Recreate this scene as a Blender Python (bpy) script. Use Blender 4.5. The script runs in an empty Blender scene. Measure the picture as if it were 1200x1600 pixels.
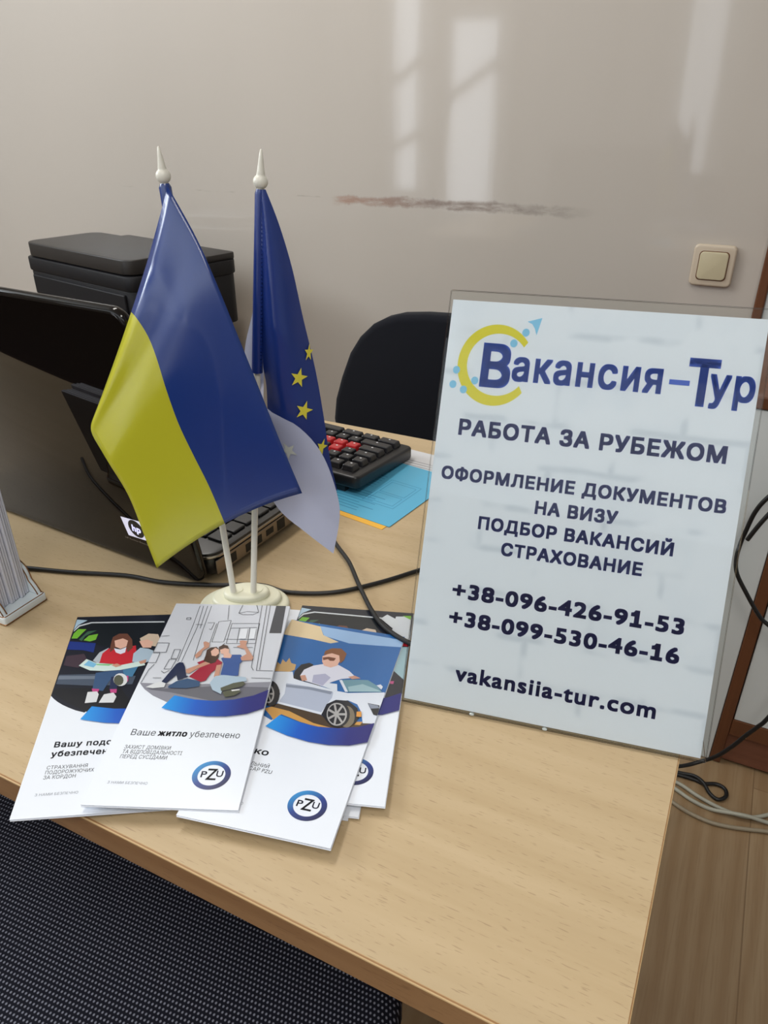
import bpy, bmesh, math, random
import mathutils.geometry as mgeo
from mathutils import Vector, Matrix, Euler


# camera recovered from the photograph: focal length in pixels of a 1200 x 1600 frame, axes, height above the desk top
CAM_F = 1159.274
CAM_R = (0.89613, 0.44379, -0.0025)
CAM_U = (-0.21107, 0.43113, 0.87725)
CAM_W = (-0.39039, 0.7856, -0.48002)
CAM_H = 0.39532

random.seed(7)
scene = bpy.context.scene
COL = scene.collection

# ------------------------------------------------------------------ camera
cam_data = bpy.data.cameras.new('camera')
cam_data.sensor_fit = 'VERTICAL'
cam_data.sensor_height = 36.0
cam_data.lens = 36.0 * CAM_F / 1600.0
cam_data.clip_start = 0.01
cam_data.dof.use_dof = False
cam = bpy.data.objects.new('camera', cam_data)
COL.objects.link(cam)
CR, CU, CW = Vector(CAM_R), Vector(CAM_U), Vector(CAM_W)
M = Matrix((CR, CU, -CW)).transposed().to_4x4()
M.translation = Vector((0, 0, CAM_H))
cam.matrix_world = M
scene.camera = cam

# ------------------------------------------------------------------ view, world, lights
scene.view_settings.view_transform = 'Standard'
scene.view_settings.look = 'None'
scene.view_settings.gamma = 1.0
scene.view_settings.exposure = -0.22
scene.cycles.use_denoising = True
scene.cycles.max_bounces = 8
scene.cycles.transparent_max_bounces = 16

world = bpy.data.worlds.new('world')
scene.world = world
world.use_nodes = True
world.node_tree.nodes['Background'].inputs[0].default_value = (0.80, 0.86, 0.95, 1)
world.node_tree.nodes['Background'].inputs[1].default_value = 0.38


def area_light(name, loc, size, size_y, power, color, rot=(0, 0, 0)):
    d = bpy.data.lights.new(name, 'AREA')
    d.shape = 'RECTANGLE'
    d.size, d.size_y = size, size_y
    d.energy = power
    d.color = color
    o = bpy.data.objects.new(name, d)
    o.location = loc
    o.rotation_euler = rot
    COL.objects.link(o)
    return o


area_light('overhead_light', (-1.15, 0.75, 1.93), 0.30, 1.10, 22, (1.0, 0.96, 0.91))
area_light('overhead_light', (0.45, -0.70, 1.93), 0.30, 1.10, 23, (1.0, 0.97, 0.93))  # unseen overhead lamp added as fill from the front
# daylight entering through the upper lights of the glazed front and through a window on the left
area_light('daylight', (-1.2, -1.98, 1.50), 5.6, 0.75, 30, (0.84, 0.92, 1.0), (math.radians(90), 0, 0))
area_light('daylight', (-3.3, 0.0, 1.48), 1.1, 0.8, 62, (0.86, 0.93, 1.0), (math.radians(75), 0, math.radians(-90)))


# ------------------------------------------------------------------ materials
def new_mat(name):
    m = bpy.data.materials.new(name)
    m.use_nodes = True
    nt = m.node_tree
    return m, nt, nt.nodes['Principled BSDF']


def srgb(r, g, b):
    f = lambda c: (c / 12.92 if c <= 0.04045 else ((c + 0.055) / 1.055) ** 2.4)
    return (f(r / 255), f(g / 255), f(b / 255), 1)


_cache = {}


def mat(name, rgb, rough=0.5, spec=0.5, metal=0.0, coat=0.0, coat_rough=0.05, emit=0.0, sheen=0.0, bump=0.0, bump_scale=200.0, vary=0.0, vary_scale=20.0):
    if name in _cache:
        return _cache[name]
    m, nt, p = new_mat(name)
    c = srgb(*rgb)
    p.inputs['Base Color'].default_value = c
    p.inputs['Roughness'].default_value = rough
    p.inputs['Specular IOR Level'].default_value = spec
    p.inputs['Metallic'].default_value = metal
    p.inputs['Coat Weight'].default_value = coat
    p.inputs['Coat Roughness'].default_value = coat_rough
    p.inputs['Sheen Weight'].default_value = sheen
    if emit:
        p.inputs['Emission Color'].default_value = c
        p.inputs['Emission Strength'].default_value = emit
    if bump or vary:
        tc = nt.nodes.new('ShaderNodeTexCoord')
    if bump:
        n = nt.nodes.new('ShaderNodeTexNoise')
        n.inputs['Scale'].default_value = bump_scale
        nt.links.new(tc.outputs['Object'], n.inputs['Vector'])
        b = nt.nodes.new('ShaderNodeBump')
        b.inputs['Strength'].default_value = bump
        b.inputs['Distance'].default_value = 0.001
        nt.links.new(n.outputs['Fac'], b.inputs['Height'])
        nt.links.new(b.outputs['Normal'], p.inputs['Normal'])
    if vary:
        n2 = nt.nodes.new('ShaderNodeTexNoise')
        n2.inputs['Scale'].default_value = vary_scale
        nt.links.new(tc.outputs['Object'], n2.inputs['Vector'])
        r = nt.nodes.new('ShaderNodeMixRGB')
        r.blend_type = 'MULTIPLY'
        r.inputs['Fac'].default_value = 1
        r.inputs['Color1'].default_value = c
        cr = nt.nodes.new('ShaderNodeValToRGB')
        cr.color_ramp.elements[0].position = 0.3
        cr.color_ramp.elements[1].position = 0.7
        cr.color_ramp.elements[0].color = (1 - vary, 1 - vary, 1 - vary, 1)
        cr.color_ramp.elements[1].color = (1, 1, 1, 1)
        nt.links.new(n2.outputs['Fac'], cr.inputs['Fac'])
        nt.links.new(cr.outputs['Color'], r.inputs['Color2'])
        nt.links.new(r.outputs['Color'], p.inputs['Base Color'])
    _cache[name] = m
    return m


class NT:
    """small helper that chains shader nodes"""

    def __init__(self, nt):
        self.nt = nt

    def node(self, typ, **kw):
        n = self.nt.nodes.new('ShaderNode' + typ)
        for k, v in kw.items():
            setattr(n, k, v)
        return n

    def link(self, a, b):
        self.nt.links.new(a, b)

    def val(self, sock, v):
        if hasattr(v, 'is_linked') or isinstance(v, bpy.types.NodeSocket):
            self.link(v, sock)
        else:
            sock.default_value = v

    def math(self, op, a, b=0.0, c=None, clamp=False):
        n = self.node('Math', operation=op)
        n.use_clamp = clamp
        self.val(n.inputs[0], a)
        self.val(n.inputs[1], b)
        if c is not None:
            self.val(n.inputs[2], c)
        return n.outputs[0]

    def coords(self, scale=(1, 1, 1), rot=(0, 0, 0), loc=(0, 0, 0), kind='Object'):
        t = self.node('TexCoord')
        m = self.node('Mapping')
        m.inputs['Scale'].default_value = scale
        m.inputs['Rotation'].default_value = rot
        m.inputs['Location'].default_value = loc
        self.link(t.outputs[kind], m.inputs['Vector'])
        return m.outputs['Vector']

    def xyz(self, vec):
        s = self.node('SeparateXYZ')
        self.link(vec, s.inputs[0])
        return s.outputs

    def noise(self, vec, scale, detail=2.0, rough=0.5, dist=0.0):
        n = self.node('TexNoise')
        n.inputs['Scale'].default_value = scale
        n.inputs['Detail'].default_value = detail
        n.inputs['Roughness'].default_value = rough
        n.inputs['Distortion'].default_value = dist
        self.link(vec, n.inputs['Vector'])
        return n.outputs['Fac']

    def ramp(self, fac, stops):
        r = self.node('ValToRGB')
        el = r.color_ramp.elements
        while len(el) < len(stops):
            el.new(0.5)
        for e, (p, c) in zip(el, stops):
            e.position = p
            e.color = c
        self.link(fac, r.inputs['Fac'])
        return r.outputs['Color']

    def mix(self, fac, a, b, mode='MIX'):
        n = self.node('MixRGB', blend_type=mode)
        self.val(n.inputs['Fac'], fac)
        self.val(n.inputs['Color1'], a)
        self.val(n.inputs['Color2'], b)
        return n.outputs['Color']

    def smooth(self, x, lo, hi):
        n = self.node('MapRange', interpolation_type='SMOOTHSTEP')
        self.val(n.inputs[0], x)
        n.inputs[1].default_value = lo
        n.inputs[2].default_value = hi
        return n.outputs[0]


def beech_mat(name, light, dark, fleck, axis=0):
    """beech laminate: soft long grain and many short dark flecks lying along one axis"""
    m, nt, p = new_mat(name)
    h = NT(nt)
    st = [55, 55, 55]
    st[axis] = 3.0
    v = h.coords(scale=tuple(st))
    grain = h.noise(v, 1.0, 3, 0.6, 0.4)
    st2 = [1050, 1050, 1050]
    st2[axis] = 105
    v2 = h.coords(scale=tuple(st2))
    fl = h.noise(v2, 1.0, 1.5, 0.5)
    st3 = [9, 9, 9]
    st3[axis] = 1.2
    wide = h.noise(h.coords(scale=tuple(st3)), 1.0, 2)
    base = h.ramp(grain, [(0.30, srgb(*dark)), (0.70, srgb(*light))])
    base = h.mix(h.smooth(wide, 0.45, 0.75), base, srgb(*[min(255, c * 0.95) for c in light]))
    mask = h.smooth(fl, 0.62, 0.72)
    col = h.mix(h.math('MULTIPLY', mask, 0.45), base, srgb(*fleck))
    h.link(col, p.inputs['Base Color'])
    p.inputs['Roughness'].default_value = 0.42
    p.inputs['Specular IOR Level'].default_value = 0.35
    return m


def wall_mat():
    """semi-gloss painted wall with a rubbed stain where chair backs hit it"""
    m, nt, p = new_mat('painted_wall')
    h = NT(nt)
    v = h.coords()
    x, y, z = h.xyz(v)[0], h.xyz(v)[1], h.xyz(v)[2]
    n_big = h.noise(h.coords(scale=(1.2, 1.2, 0.5)), 1.0, 2)
    paint = h.ramp(n_big, [(0.3, srgb(184, 175, 164)), (0.7, srgb(191, 182, 171))])
    # stain, about 65 cm long and 3 cm high
    wob = h.math('MULTIPLY', h.math('SUBTRACT', h.noise(h.coords(scale=(9, 1, 1)), 1.0, 3), 0.5), 0.022)
    dz = h.math('ABSOLUTE', h.math('SUBTRACT', h.math('SUBTRACT', z, 0.196), wob))
    hw = h.math('MULTIPLY', h.noise(h.coords(scale=(26, 1, 1)), 1.0, 4, 0.7), 0.034)
    band = h.math('SUBTRACT', 1.0, h.smooth(h.math('SUBTRACT', dz, h.math('MULTIPLY', hw, 0.52)), -0.004, 0.005))
    ends = h.math('MULTIPLY', h.smooth(x, -0.99, -0.955), h.math('SUBTRACT', 1.0, h.smooth(x, -0.52, -0.32)))
    grit = h.smooth(h.noise(h.coords(scale=(22, 22, 90)), 1.0, 5, 0.75), 0.34, 0.6)
    mask = h.math('MULTIPLY', h.math('MULTIPLY', band, ends), h.math('MULTIPLY_ADD', grit, 0.6, 0.22), clamp=True)
    stain = h.ramp(h.math('MULTIPLY_ADD', x, 1.4, 1.42), [(0.05, srgb(158, 118, 96)), (0.42, srgb(124, 104, 92)), (0.8, srgb(132, 122, 112))])
    # a thin older scuff further left
    dz2 = h.math('ABSOLUTE', h.math('SUBTRACT', z, 0.2))
    scuff = h.math('MULTIPLY', h.math('SUBTRACT', 1.0, h.smooth(dz2, 0.0005, 0.0025)), h.math('MULTIPLY', h.smooth(x, -1.75, -1.5), h.math('SUBTRACT', 1, h.smooth(x, -0.99, -0.97))))
    scuff = h.math('MULTIPLY', scuff, h.smooth(h.noise(h.coords(scale=(14, 14, 60)), 1.0, 3), 0.52, 0.66))
    col = h.mix(mask, paint, stain)
    col = h.mix(h.math('MULTIPLY', scuff, 0.35), col, srgb(130, 118, 106))
    h.link(col, p.inputs['Base Color'])
    p.inputs['Roughness'].default_value = 0.5
    p.inputs['Specular IOR Level'].default_value = 0.25
    p.inputs['Coat Weight'].default_value = 1.0
    p.inputs['Coat IOR'].default_value = 1.5
    cr = h.math('MULTIPLY_ADD', mask, 0.4, 0.065)
    h.link(cr, p.inputs['Coat Roughness'])
    b = h.node('Bump')
    b.inputs['Strength'].default_value = 0.05
    b.inputs['Distance'].default_value = 0.002
    h.link(h.noise(h.coords(scale=(22, 22, 3.5)), 1.0, 2), b.inputs['Height'])
    h.link(b.outputs['Normal'], p.inputs['Coat Normal'])
    return m


def fabric_dot_mat():
    """black woven upholstery with small pale grey dots"""
    m, nt, p = new_mat('dotted_upholstery')
    h = NT(nt)
    v = h.coords(rot=(0, 0, math.radians(-8)))
    s = h.xyz(v)
    pu, pv = 0.0037, 0.0043
    row = h.math('DIVIDE', s[1], pv)
    ri = h.math('FLOOR', row)
    odd = h.math('MULTIPLY', h.math('MODULO', h.math('ABSOLUTE', ri), 2.0), 0.5)
    cu = h.math('FRACT', h.math('ADD', h.math('DIVIDE', s[0], pu), odd))
    cv = h.math('FRACT', row)
    du = h.math('SUBTRACT', cu, 0.5)
    dv = h.math('SUBTRACT', cv, 0.5)
    d = h.math('SQRT', h.math('ADD', h.math('MULTIPLY', du, du), h.math('MULTIPLY', dv, dv)))
    dot = h.math('SUBTRACT', 1.0, h.smooth(d, 0.17, 0.33))
    col = h.mix(dot, srgb(24, 25, 36), srgb(140, 142, 156))
    h.link(col, p.inputs['Base Color'])
    p.inputs['Roughness'].default_value = 0.85
    p.inputs['Specular IOR Level'].default_value = 0.2
    b = h.node('Bump')
    b.inputs['Strength'].default_value = 0.5
    b.inputs['Distance'].default_value = 0.0006
    h.link(dot, b.inputs['Height'])
    h.link(b.outputs['Normal'], p.inputs['Normal'])
    return m


def satin_mat(name, rgb, rough=0.36, trans=0.0):
    m, nt, p = new_mat(name)
    h = NT(nt)
    p.inputs['Base Color'].default_value = srgb(*rgb)
    p.inputs['Roughness'].default_value = rough
    p.inputs['Specular IOR Level'].default_value = 0.8
    # floss threads lie across the cloth, so glints spread along one direction
    p.inputs['Anisotropic'].default_value = 0.65
    p.inputs['Anisotropic Rotation'].default_value = 0.0
    tg = h.node('Tangent', direction_type='RADIAL', axis='Z')
    h.link(tg.outputs[0], p.inputs['Tangent'])
    b = h.node('Bump')
    b.inputs['Strength'].default_value = 0.08
    b.inputs['Distance'].default_value = 0.0004
    h.link(h.noise(h.coords(scale=(1500, 1500, 1500)), 1.0, 1), b.inputs['Height'])
    h.link(b.outputs['Normal'], p.inputs['Normal'])
    if trans:
        t = h.node('BsdfTranslucent')
        t.inputs['Color'].default_value = srgb(*rgb)
        mx = h.node('MixShader')
        mx.inputs[0].default_value = trans
        h.link(p.outputs[0], mx.inputs[1])
        h.link(t.outputs[0], mx.inputs[2])
        h.link(mx.outputs[0], nt.nodes['Material Output'].inputs['Surface'])
    return m


def acrylic_mat():
    m, nt, p = new_mat('clear_acrylic')
    h = NT(nt)
    nt.nodes.remove(p)
    tr = h.node('BsdfTransparent')
    tr.inputs['Color'].default_value = (0.985, 0.99, 0.988, 1)
    gl = h.node('BsdfGlossy')
    gl.inputs['Roughness'].default_value = 0.03
    fr = h.node('Fresnel')
    fr.inputs['IOR'].default_value = 1.2
    mx = h.node('MixShader')
    h.link(fr.outputs[0], mx.inputs[0])
    h.link(tr.outputs[0], mx.inputs[1])
    h.link(gl.outputs[0], mx.inputs[2])
    h.link(mx.outputs[0], nt.nodes['Material Output'].inputs['Surface'])
    return m


def poster_mat():
    """white paper with a very faint print of painted brickwork"""
    m, nt, p = new_mat('poster_paper')
    h = NT(nt)
    v = h.coords()
    br = h.node('TexBrick')
    br.inputs['Color1'].default_value = srgb(226, 233, 238)
    br.inputs['Color2'].default_value = srgb(221, 229, 235)
    br.inputs['Mortar'].default_value = srgb(206, 215, 222)
    br.inputs['Scale'].default_value = 1.0
    br.inputs['Mortar Size'].default_value = 0.0042
    br.inputs['Mortar Smooth'].default_value = 1.0
    br.inputs['Brick Width'].default_value = 0.085
    br.inputs['Row Height'].default_value = 0.031
    wob = h.noise(v, 30.0, 3)
    vv = h.node('VectorMath', operation='ADD')
    cx = h.node('CombineXYZ')
    h.link(h.math('MULTIPLY', wob, 0.004), cx.inputs[0])
    h.link(h.math('MULTIPLY', wob, 0.004), cx.inputs[1])
    h.link(v, vv.inputs[0])
    h.link(cx.outputs[0], vv.inputs[1])
    h.link(vv.outputs[0], br.inputs['Vector'])
    patch = h.smooth(h.noise(v, 26.0, 2), 0.46, 0.62)
    col = h.mix(patch, srgb(226, 233, 238), br.outputs['Color'])
    h.link(col, p.inputs['Base Color'])
    p.inputs['Roughness'].default_value = 0.5
    return m


def gradient_mat(name, stops, ax=(1, 0)):
    """a printed colour run across the part's own extent"""
    m, nt, p = new_mat(name)
    h = NT(nt)
    s = h.xyz(h.coords(kind='Generated'))
    f = h.math('ADD', h.math('MULTIPLY', s[0], ax[0]), h.math('MULTIPLY', s[1], ax[1]))
    if ax[1] < 0:
        f = h.math('ADD', f, -ax[1])
    h.link(h.ramp(f, stops), p.inputs['Base Color'])
    p.inputs['Roughness'].default_value = 0.3
    return m


def laminate_floor_mat():
    m, nt, p = new_mat('laminate_floor')
    h = NT(nt)
    v = h.coords(rot=(0, 0, math.radians(90)))
    br = h.node('TexBrick')
    br.inputs['Scale'].default_value = 1.0
    br.inputs['Brick Width'].default_value = 1.2
    br.inputs['Row Height'].default_value = 0.19
    br.inputs['Mortar Size'].default_value = 0.0012
    br.inputs['Color1'].default_value = srgb(160, 136, 104)
    br.inputs['Color2'].default_value = srgb(146, 121, 90)
    br.inputs['Mortar'].default_value = srgb(126, 102, 74)
    h.link(v, br.inputs['Vector'])
    w = h.node('TexWave')
    w.inputs['Scale'].default_value = 3.0
    w.inputs['Distortion'].default_value = 5.0
    w.inputs['Detail'].default_value = 2.0
    h.link(h.coords(scale=(3.4, 0.7, 1)), w.inputs['Vector'])
    fine = h.noise(h.coords(scale=(260, 12, 1)), 1.0, 3)
    c = h.mix(h.math('MULTIPLY', w.outputs['Fac'], 0.5), br.outputs['Color'], srgb(134, 104, 70))
    c = h.mix(h.math('MULTIPLY', h.smooth(fine, 0.45, 0.7), 0.3), c, srgb(128, 100, 68))
    h.link(c, p.inputs['Base Color'])
    p.inputs['Roughness'].default_value = 0.38
    return m


# ------------------------------------------------------------------ geometry helpers
class MB:
    """collects shapes; build() links them as one mesh object"""

    def __init__(self):
        self.bm = bmesh.new()
        self.slots = []

    def slot(self, m):
        if m not in self.slots:
            self.slots.append(m)
        return self.slots.index(m)

    def box(self, lo, hi, m=None, bevel=0.0, seg=2, mtx=None):
        lo, hi = Vector(lo), Vector(hi)
        r = bmesh.ops.create_cube(self.bm, size=1.0)
        vs = r['verts']
        for v in vs:
            v.co = Vector([lo[i] + (v.co[i] + 0.5) * (hi[i] - lo[i]) for i in range(3)])
        fs = set(f for v in vs for f in v.link_faces)
        if bevel:
            es = list(set(e for v in vs for e in v.link_edges))
            rr = bmesh.ops.bevel(self.bm, geom=es, offset=bevel, segments=seg, profile=0.5, affect='EDGES')
            fs = set(f for f in fs if f.is_valid) | set(rr['faces'])
            vs = list(set(v for f in fs for v in f.verts))
        if mtx is not None:
            for v in set(v for f in fs for v in f.verts):
                v.co = mtx @ v.co
        k = self.slot(m) if m else 0
        for f in fs:
            f.material_index = k
        return list(fs)

    def prism(self, outline, z0, z1, m=None, bevel=0.0, seg=3, mtx=None):
        """outline: (x, y) polygon extruded from z0 to z1"""
        bm = self.bm
        a = [bm.verts.new((p[0], p[1], z0)) for p in outline]
        b = [bm.verts.new((p[0], p[1], z1)) for p in outline]
        n = len(outline)
        fs = [bm.faces.new(b), bm.faces.new(list(reversed(a)))]
        for i in range(n):
            fs.append(bm.faces.new((a[i], a[(i + 1) % n], b[(i + 1) % n], b[i])))
        bmesh.ops.recalc_face_normals(bm, faces=fs)
        if bevel:
            es = list(set(e for f in fs[:2] for e in f.edges))
            rr = bmesh.ops.bevel(bm, geom=es, offset=bevel, segments=seg, profile=0.5, affect='EDGES')
            fs = [f for f in fs if f.is_valid] + list(rr['faces'])
        if mtx is not None:
            for v in set(v for f in fs for v in f.verts):
                v.co = mtx @ v.co
        k = self.slot(m) if m else 0
        for f in set(fs):
            f.material_index = k
        return fs

    def lathe(self, profile, p0, axis, m=None, n=24):
        """profile: (radius, distance along axis) pairs"""
        bm = self.bm
        axis = Vector(axis).normalized()
        q = Vector((0, 0, 1)).rotation_difference(axis).to_matrix()
        p0 = Vector(p0)
        rings = []
        for r, t in profile:
            if r < 1e-6:
                rings.append([bm.verts.new(p0 + axis * t)])
            else:
                rings.append([bm.verts.new(p0 + q @ Vector((r * math.cos(2 * math.pi * i / n), r * math.sin(2 * math.pi * i / n), t))) for i in range(n)])
        fs = []
        for a, b in zip(rings, rings[1:]):
            for i in range(n):
                j = (i + 1) % n
                if len(a) == 1 and len(b) == 1:
                    continue
                if len(a) == 1:
                    fs.append(bm.faces.new((a[0], b[j], b[i])))
                elif len(b) == 1:
                    fs.append(bm.faces.new((a[i], a[j], b[0])))
                else:
                    fs.append(bm.faces.new((a[i], a[j], b[j], b[i])))
        bmesh.ops.recalc_face_normals(bm, faces=fs)
        k = self.slot(m) if m else 0
        for f in fs:
            f.material_index = k
        return fs

    def tube(self, pts, r, m=None, n=10, smooth_pts=0):
        pts = [Vector(p) for p in pts]
        if smooth_pts:
            pts = catmull(pts, smooth_pts)
        bm = self.bm
        rings = []
        prev = None
        for i, p in enumerate(pts):
            t = (pts[min(i + 1, len(pts) - 1)] - pts[max(i - 1, 0)]).normalized()
            if prev is None:
                prev = t.orthogonal().normalized()
            prev = (prev - t * prev.dot(t)).normalized()
            s = t.cross(prev)
            rings.append([bm.verts.new(p + r * (math.cos(2 * math.pi * k / n) * prev + math.sin(2 * math.pi * k / n) * s)) for k in range(n)])
        fs = []
        for a, b in zip(rings, rings[1:]):
            for k in range(n):
                fs.append(bm.faces.new((a[k], a[(k + 1) % n], b[(k + 1) % n], b[k])))
        fs.append(bm.faces.new(list(reversed(rings[0]))))
        fs.append(bm.faces.new(rings[-1]))
        k = self.slot(m) if m else 0
        for f in fs:
            f.material_index = k
        return fs

    def grid(self, rows, mfun=None):
        """rows of 3D points"""
        bm = self.bm
        vs = [[bm.verts.new(p) for p in r] for r in rows]
        fs = []
        for i in range(len(vs) - 1):
            for j in range(len(vs[0]) - 1):
                f = bm.faces.new((vs[i][j], vs[i][j + 1], vs[i + 1][j + 1], vs[i + 1][j]))
                if mfun:
                    f.material_index = self.slot(mfun(i, j))
                fs.append(f)
        return fs

    def poly(self, pts, m):
        pts = [Vector(p) for p in pts]
        clean = [p for i, p in enumerate(pts) if (p - pts[i - 1]).length > 1e-6]
        if len(clean) < 3:
            return None
        f = self.bm.faces.new([self.bm.verts.new(p) for p in clean])
        f.material_index = self.slot(m)
        return f

    def build(self, name, m=None, parent=None, smooth=None, loc=None, rot=None, solid=0.0, solid_offset=0.0):
        me = bpy.data.meshes.new(name)
        self.bm.normal_update()
        self.bm.to_mesh(me)
        self.bm.free()
        mats = self.slots if self.slots else [m]
        for s in mats:
            me.materials.append(s)
        o = bpy.data.objects.new(name, me)
        COL.objects.link(o)
        if parent is not None:
            o.parent = parent
        if loc is not None:
            o.location = loc
        if rot is not None:
            o.rotation_euler = rot
        if smooth is not None:
            for p in me.polygons:
                p.use_smooth = True
            me.set_sharp_from_angle(angle=math.radians(smooth))
        if solid:
            md = o.modifiers.new('thickness', 'SOLIDIFY')
            md.thickness = solid
            md.offset = solid_offset
        return o


def catmull(pts, k):
    out = []
    n = len(pts)
    for i in range(n - 1):
        p0, p1, p2, p3 = pts[max(i - 1, 0)], pts[i], pts[i + 1], pts[min(i + 2, n - 1)]
        for j in range(k):
            t = j / k
            out.append(0.5 * ((2 * p1) + (p2 - p0) * t + (2 * p0 - 5 * p1 + 4 * p2 - p3) * t * t + (3 * p1 - p0 - 3 * p2 + p3) * t ** 3))
    out.append(pts[-1])
    return out


def resample(pts, n):
    """smooth curve through pts sampled evenly at n+1 places"""
    c = catmull([Vector(p) for p in pts], 12)
    d = [0.0]
    for a, b in zip(c, c[1:]):
        d.append(d[-1] + (b - a).length)
    out = []
    j = 0
    for i in range(n + 1):
        t = d[-1] * i / n
        while j < len(d) - 2 and d[j + 1] < t:
            j += 1
        f = (t - d[j]) / max(d[j + 1] - d[j], 1e-9)
        out.append(c[j].lerp(c[j + 1], min(max(f, 0), 1)))
    return out


def round_rect(x0, y0, x1, y1, r, n=5):
    pts = []
    for cx, cy, a in ((x1 - r, y0 + r, -90), (x1 - r, y1 - r, 0), (x0 + r, y1 - r, 90), (x0 + r, y0 + r, 180)):
        for i in range(n + 1):
            t = math.radians(a + 90 * i / n)
            pts.append((cx + r * math.cos(t), cy + r * math.sin(t)))
    return pts


def thing(name, label, cat, loc=(0, 0, 0), rot=(0, 0, 0), group=None):
    o = bpy.data.objects.new(name, None)
    o.empty_display_size = 0.02
    COL.objects.link(o)
    o.location = loc
    o.rotation_euler = rot
    tag(o, label, cat, group)
    return o


def tag(o, label, cat, group=None):
    o['label'] = label
    o['category'] = cat
    if group:
        o['group'] = group
    return o


def structure(o):
    o['kind'] = 'structure'
    return o


_glyphs = {}


def outline_loops(s):
    cu = bpy.data.curves.new('lettering', 'FONT')
    cu.body = s
    cu.fill_mode = 'NONE'
    cu.resolution_u = 4
    o = bpy.data.objects.new('lettering', cu)
    COL.objects.link(o)
    dg = bpy.context.evaluated_depsgraph_get()
    me = bpy.data.meshes.new_from_object(o.evaluated_get(dg))
    nxt = {}
    for e in me.edges:
        a, b2 = e.vertices
        nxt.setdefault(a, []).append(b2)
        nxt.setdefault(b2, []).append(a)
    seen, loops = set(), []
    for v0 in range(len(me.vertices)):
        if v0 in seen or v0 not in nxt:
            continue
        # vertices of one contour follow each other in index order
        loop, v, prev = [], v0, None
        while v not in seen:
            seen.add(v)
            loop.append((me.vertices[v].co.x, me.vertices[v].co.y))
            nb = [q for q in nxt[v] if q != prev and q not in seen]
            if not nb:
                break
            prev, v = v, (v + 1 if v + 1 in nb else nb[0])
        if len(loop) > 2:
            loops.append(loop)
    bpy.data.objects.remove(o)
    bpy.data.curves.remove(cu)
    bpy.data.meshes.remove(me)
    return loops


_ref = {}


def advance(c):
    """set width of one letter"""
    if c not in _ref:
        w = max(p[0] for l in outline_loops('НН') for p in l)
        _ref[c] = max(p[0] for l in outline_loops('Н' + c + 'Н') for p in l) - w
    return _ref[c]


def glyph(c):
    """triangles of one letter, in font units"""
    if c in _glyphs:
        return _glyphs[c]
    ls = outline_loops(c)
    if c == '1':
        t = max(p[1] for l in outline_loops('Н') for p in l)
        x0, w = 0.06, advance('1')
        q = [(0.02, 0.0), (0.98, 0.0), (0.98, 0.15), (0.68, 0.15), (0.68, 1.0), (0.40, 1.0), (0.26, 0.86), (0.02, 0.82), (0.02, 0.69), (0.38, 0.69), (0.38, 0.15), (0.02, 0.15)]
        ls = [[(x0 + x * (max(w, 0.5) - 0.12), y * t) for x, y in q]]
    out = []
    vs, es = [], []
    for l in ls:
        n0 = len(vs)
        vs += [Vector(p) for p in l]
        es += [(n0 + i, n0 + (i + 1) % len(l)) for i in range(len(l))]
    if vs:
        rv, _, rf, _, _, _ = mgeo.delaunay_2d_cdt(vs, es, [], 0, 1e-6)
        for f in rf:
            cx = sum(rv[i].x for i in f) / len(f)
            cy = sum(rv[i].y for i in f) / len(f)
            w = 0
            for l in ls:
                for (ax, ay), (bx, by) in zip(l, l[1:] + l[:1]):
                    if (ay <= cy) != (by <= cy):
                        if ax + (cy - ay) / (by - ay) * (bx - ax) > cx:
                            w += 1 if by > ay else -1
            if w:
                out.append([(rv[i].x, rv[i].y) for i in f])
    _glyphs[c] = out
    return out


def glyphs(s, spacing=0.0):
    """triangles of a line of lettering, in font units"""
    out, x = [], 0.0
    for c in s:
        out += [[(px + x, py) for px, py in t] for t in glyph(c)]
        x += (max(advance(c), 0.5) if c == '1' else advance(c)) + spacing
    return out


def lettering(mb, place, s, u0, u1, base, cap, m, bold=0.0, ref='Н', slant=0.0):
    """sets a line of lettering from u0 to u1 on a baseline; place(u, v) gives the 3D point.
    bold thickens every stroke by that share of the letter height"""
    polys = glyphs(s, 0.06 if bold > 0.03 else 0.02)
    xs = [x for p in polys for x, y in p]
    x0, x1 = min(xs), max(xs)
    ys = [y for p in glyphs(ref) for x, y in p]
    bot = min(ys)
    g = bold * cap
    ky = (cap - 2 * g) / (max(ys) - bot)
    kx = (u1 - u0 - 2 * g) / (x1 - x0)
    shifts = [(0.0, 0.0)]
    if g:
        shifts = [(g * a, g * b) for a, b in ((-1, -1), (-1, 0), (-1, 1), (0, -1), (0, 1), (1, -1), (1, 0), (1, 1))]
    for dx, dy in shifts:
        for p in polys:
            mb.poly([place(u0 + g + dx + (x - x0) * kx + slant * (y - bot) * ky, base - g + dy - (y - bot) * ky) for x, y in p], m)


def ellipse(cx, cy, rx, ry, n=32, a0=0.0, a1=360.0):
    full = abs(a1 - a0) >= 360
    k = n if full else n + 1
    return [(cx + rx * math.cos(math.radians(a0 + (a1 - a0) * i / n)), cy + ry * math.sin(math.radians(a0 + (a1 - a0) * i / n))) for i in range(k)]


def ring_quads(mb, place, cx, cy, ro, ri, m, a0=0.0, a1=360.0, n=64, squash=1.0, ci=(0, 0)):
    for i in range(n):
        t0 = math.radians(a0 + (a1 - a0) * i / n)
        t1 = math.radians(a0 + (a1 - a0) * (i + 1) / n)
        q = lambda r, t, c=(0, 0): place(cx + c[0] + r * math.cos(t), cy + c[1] + r * squash * math.sin(t))
        mb.poly([q(ro, t0), q(ro, t1), q(ri, t1, ci), q(ri, t0, ci)], m)



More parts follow.
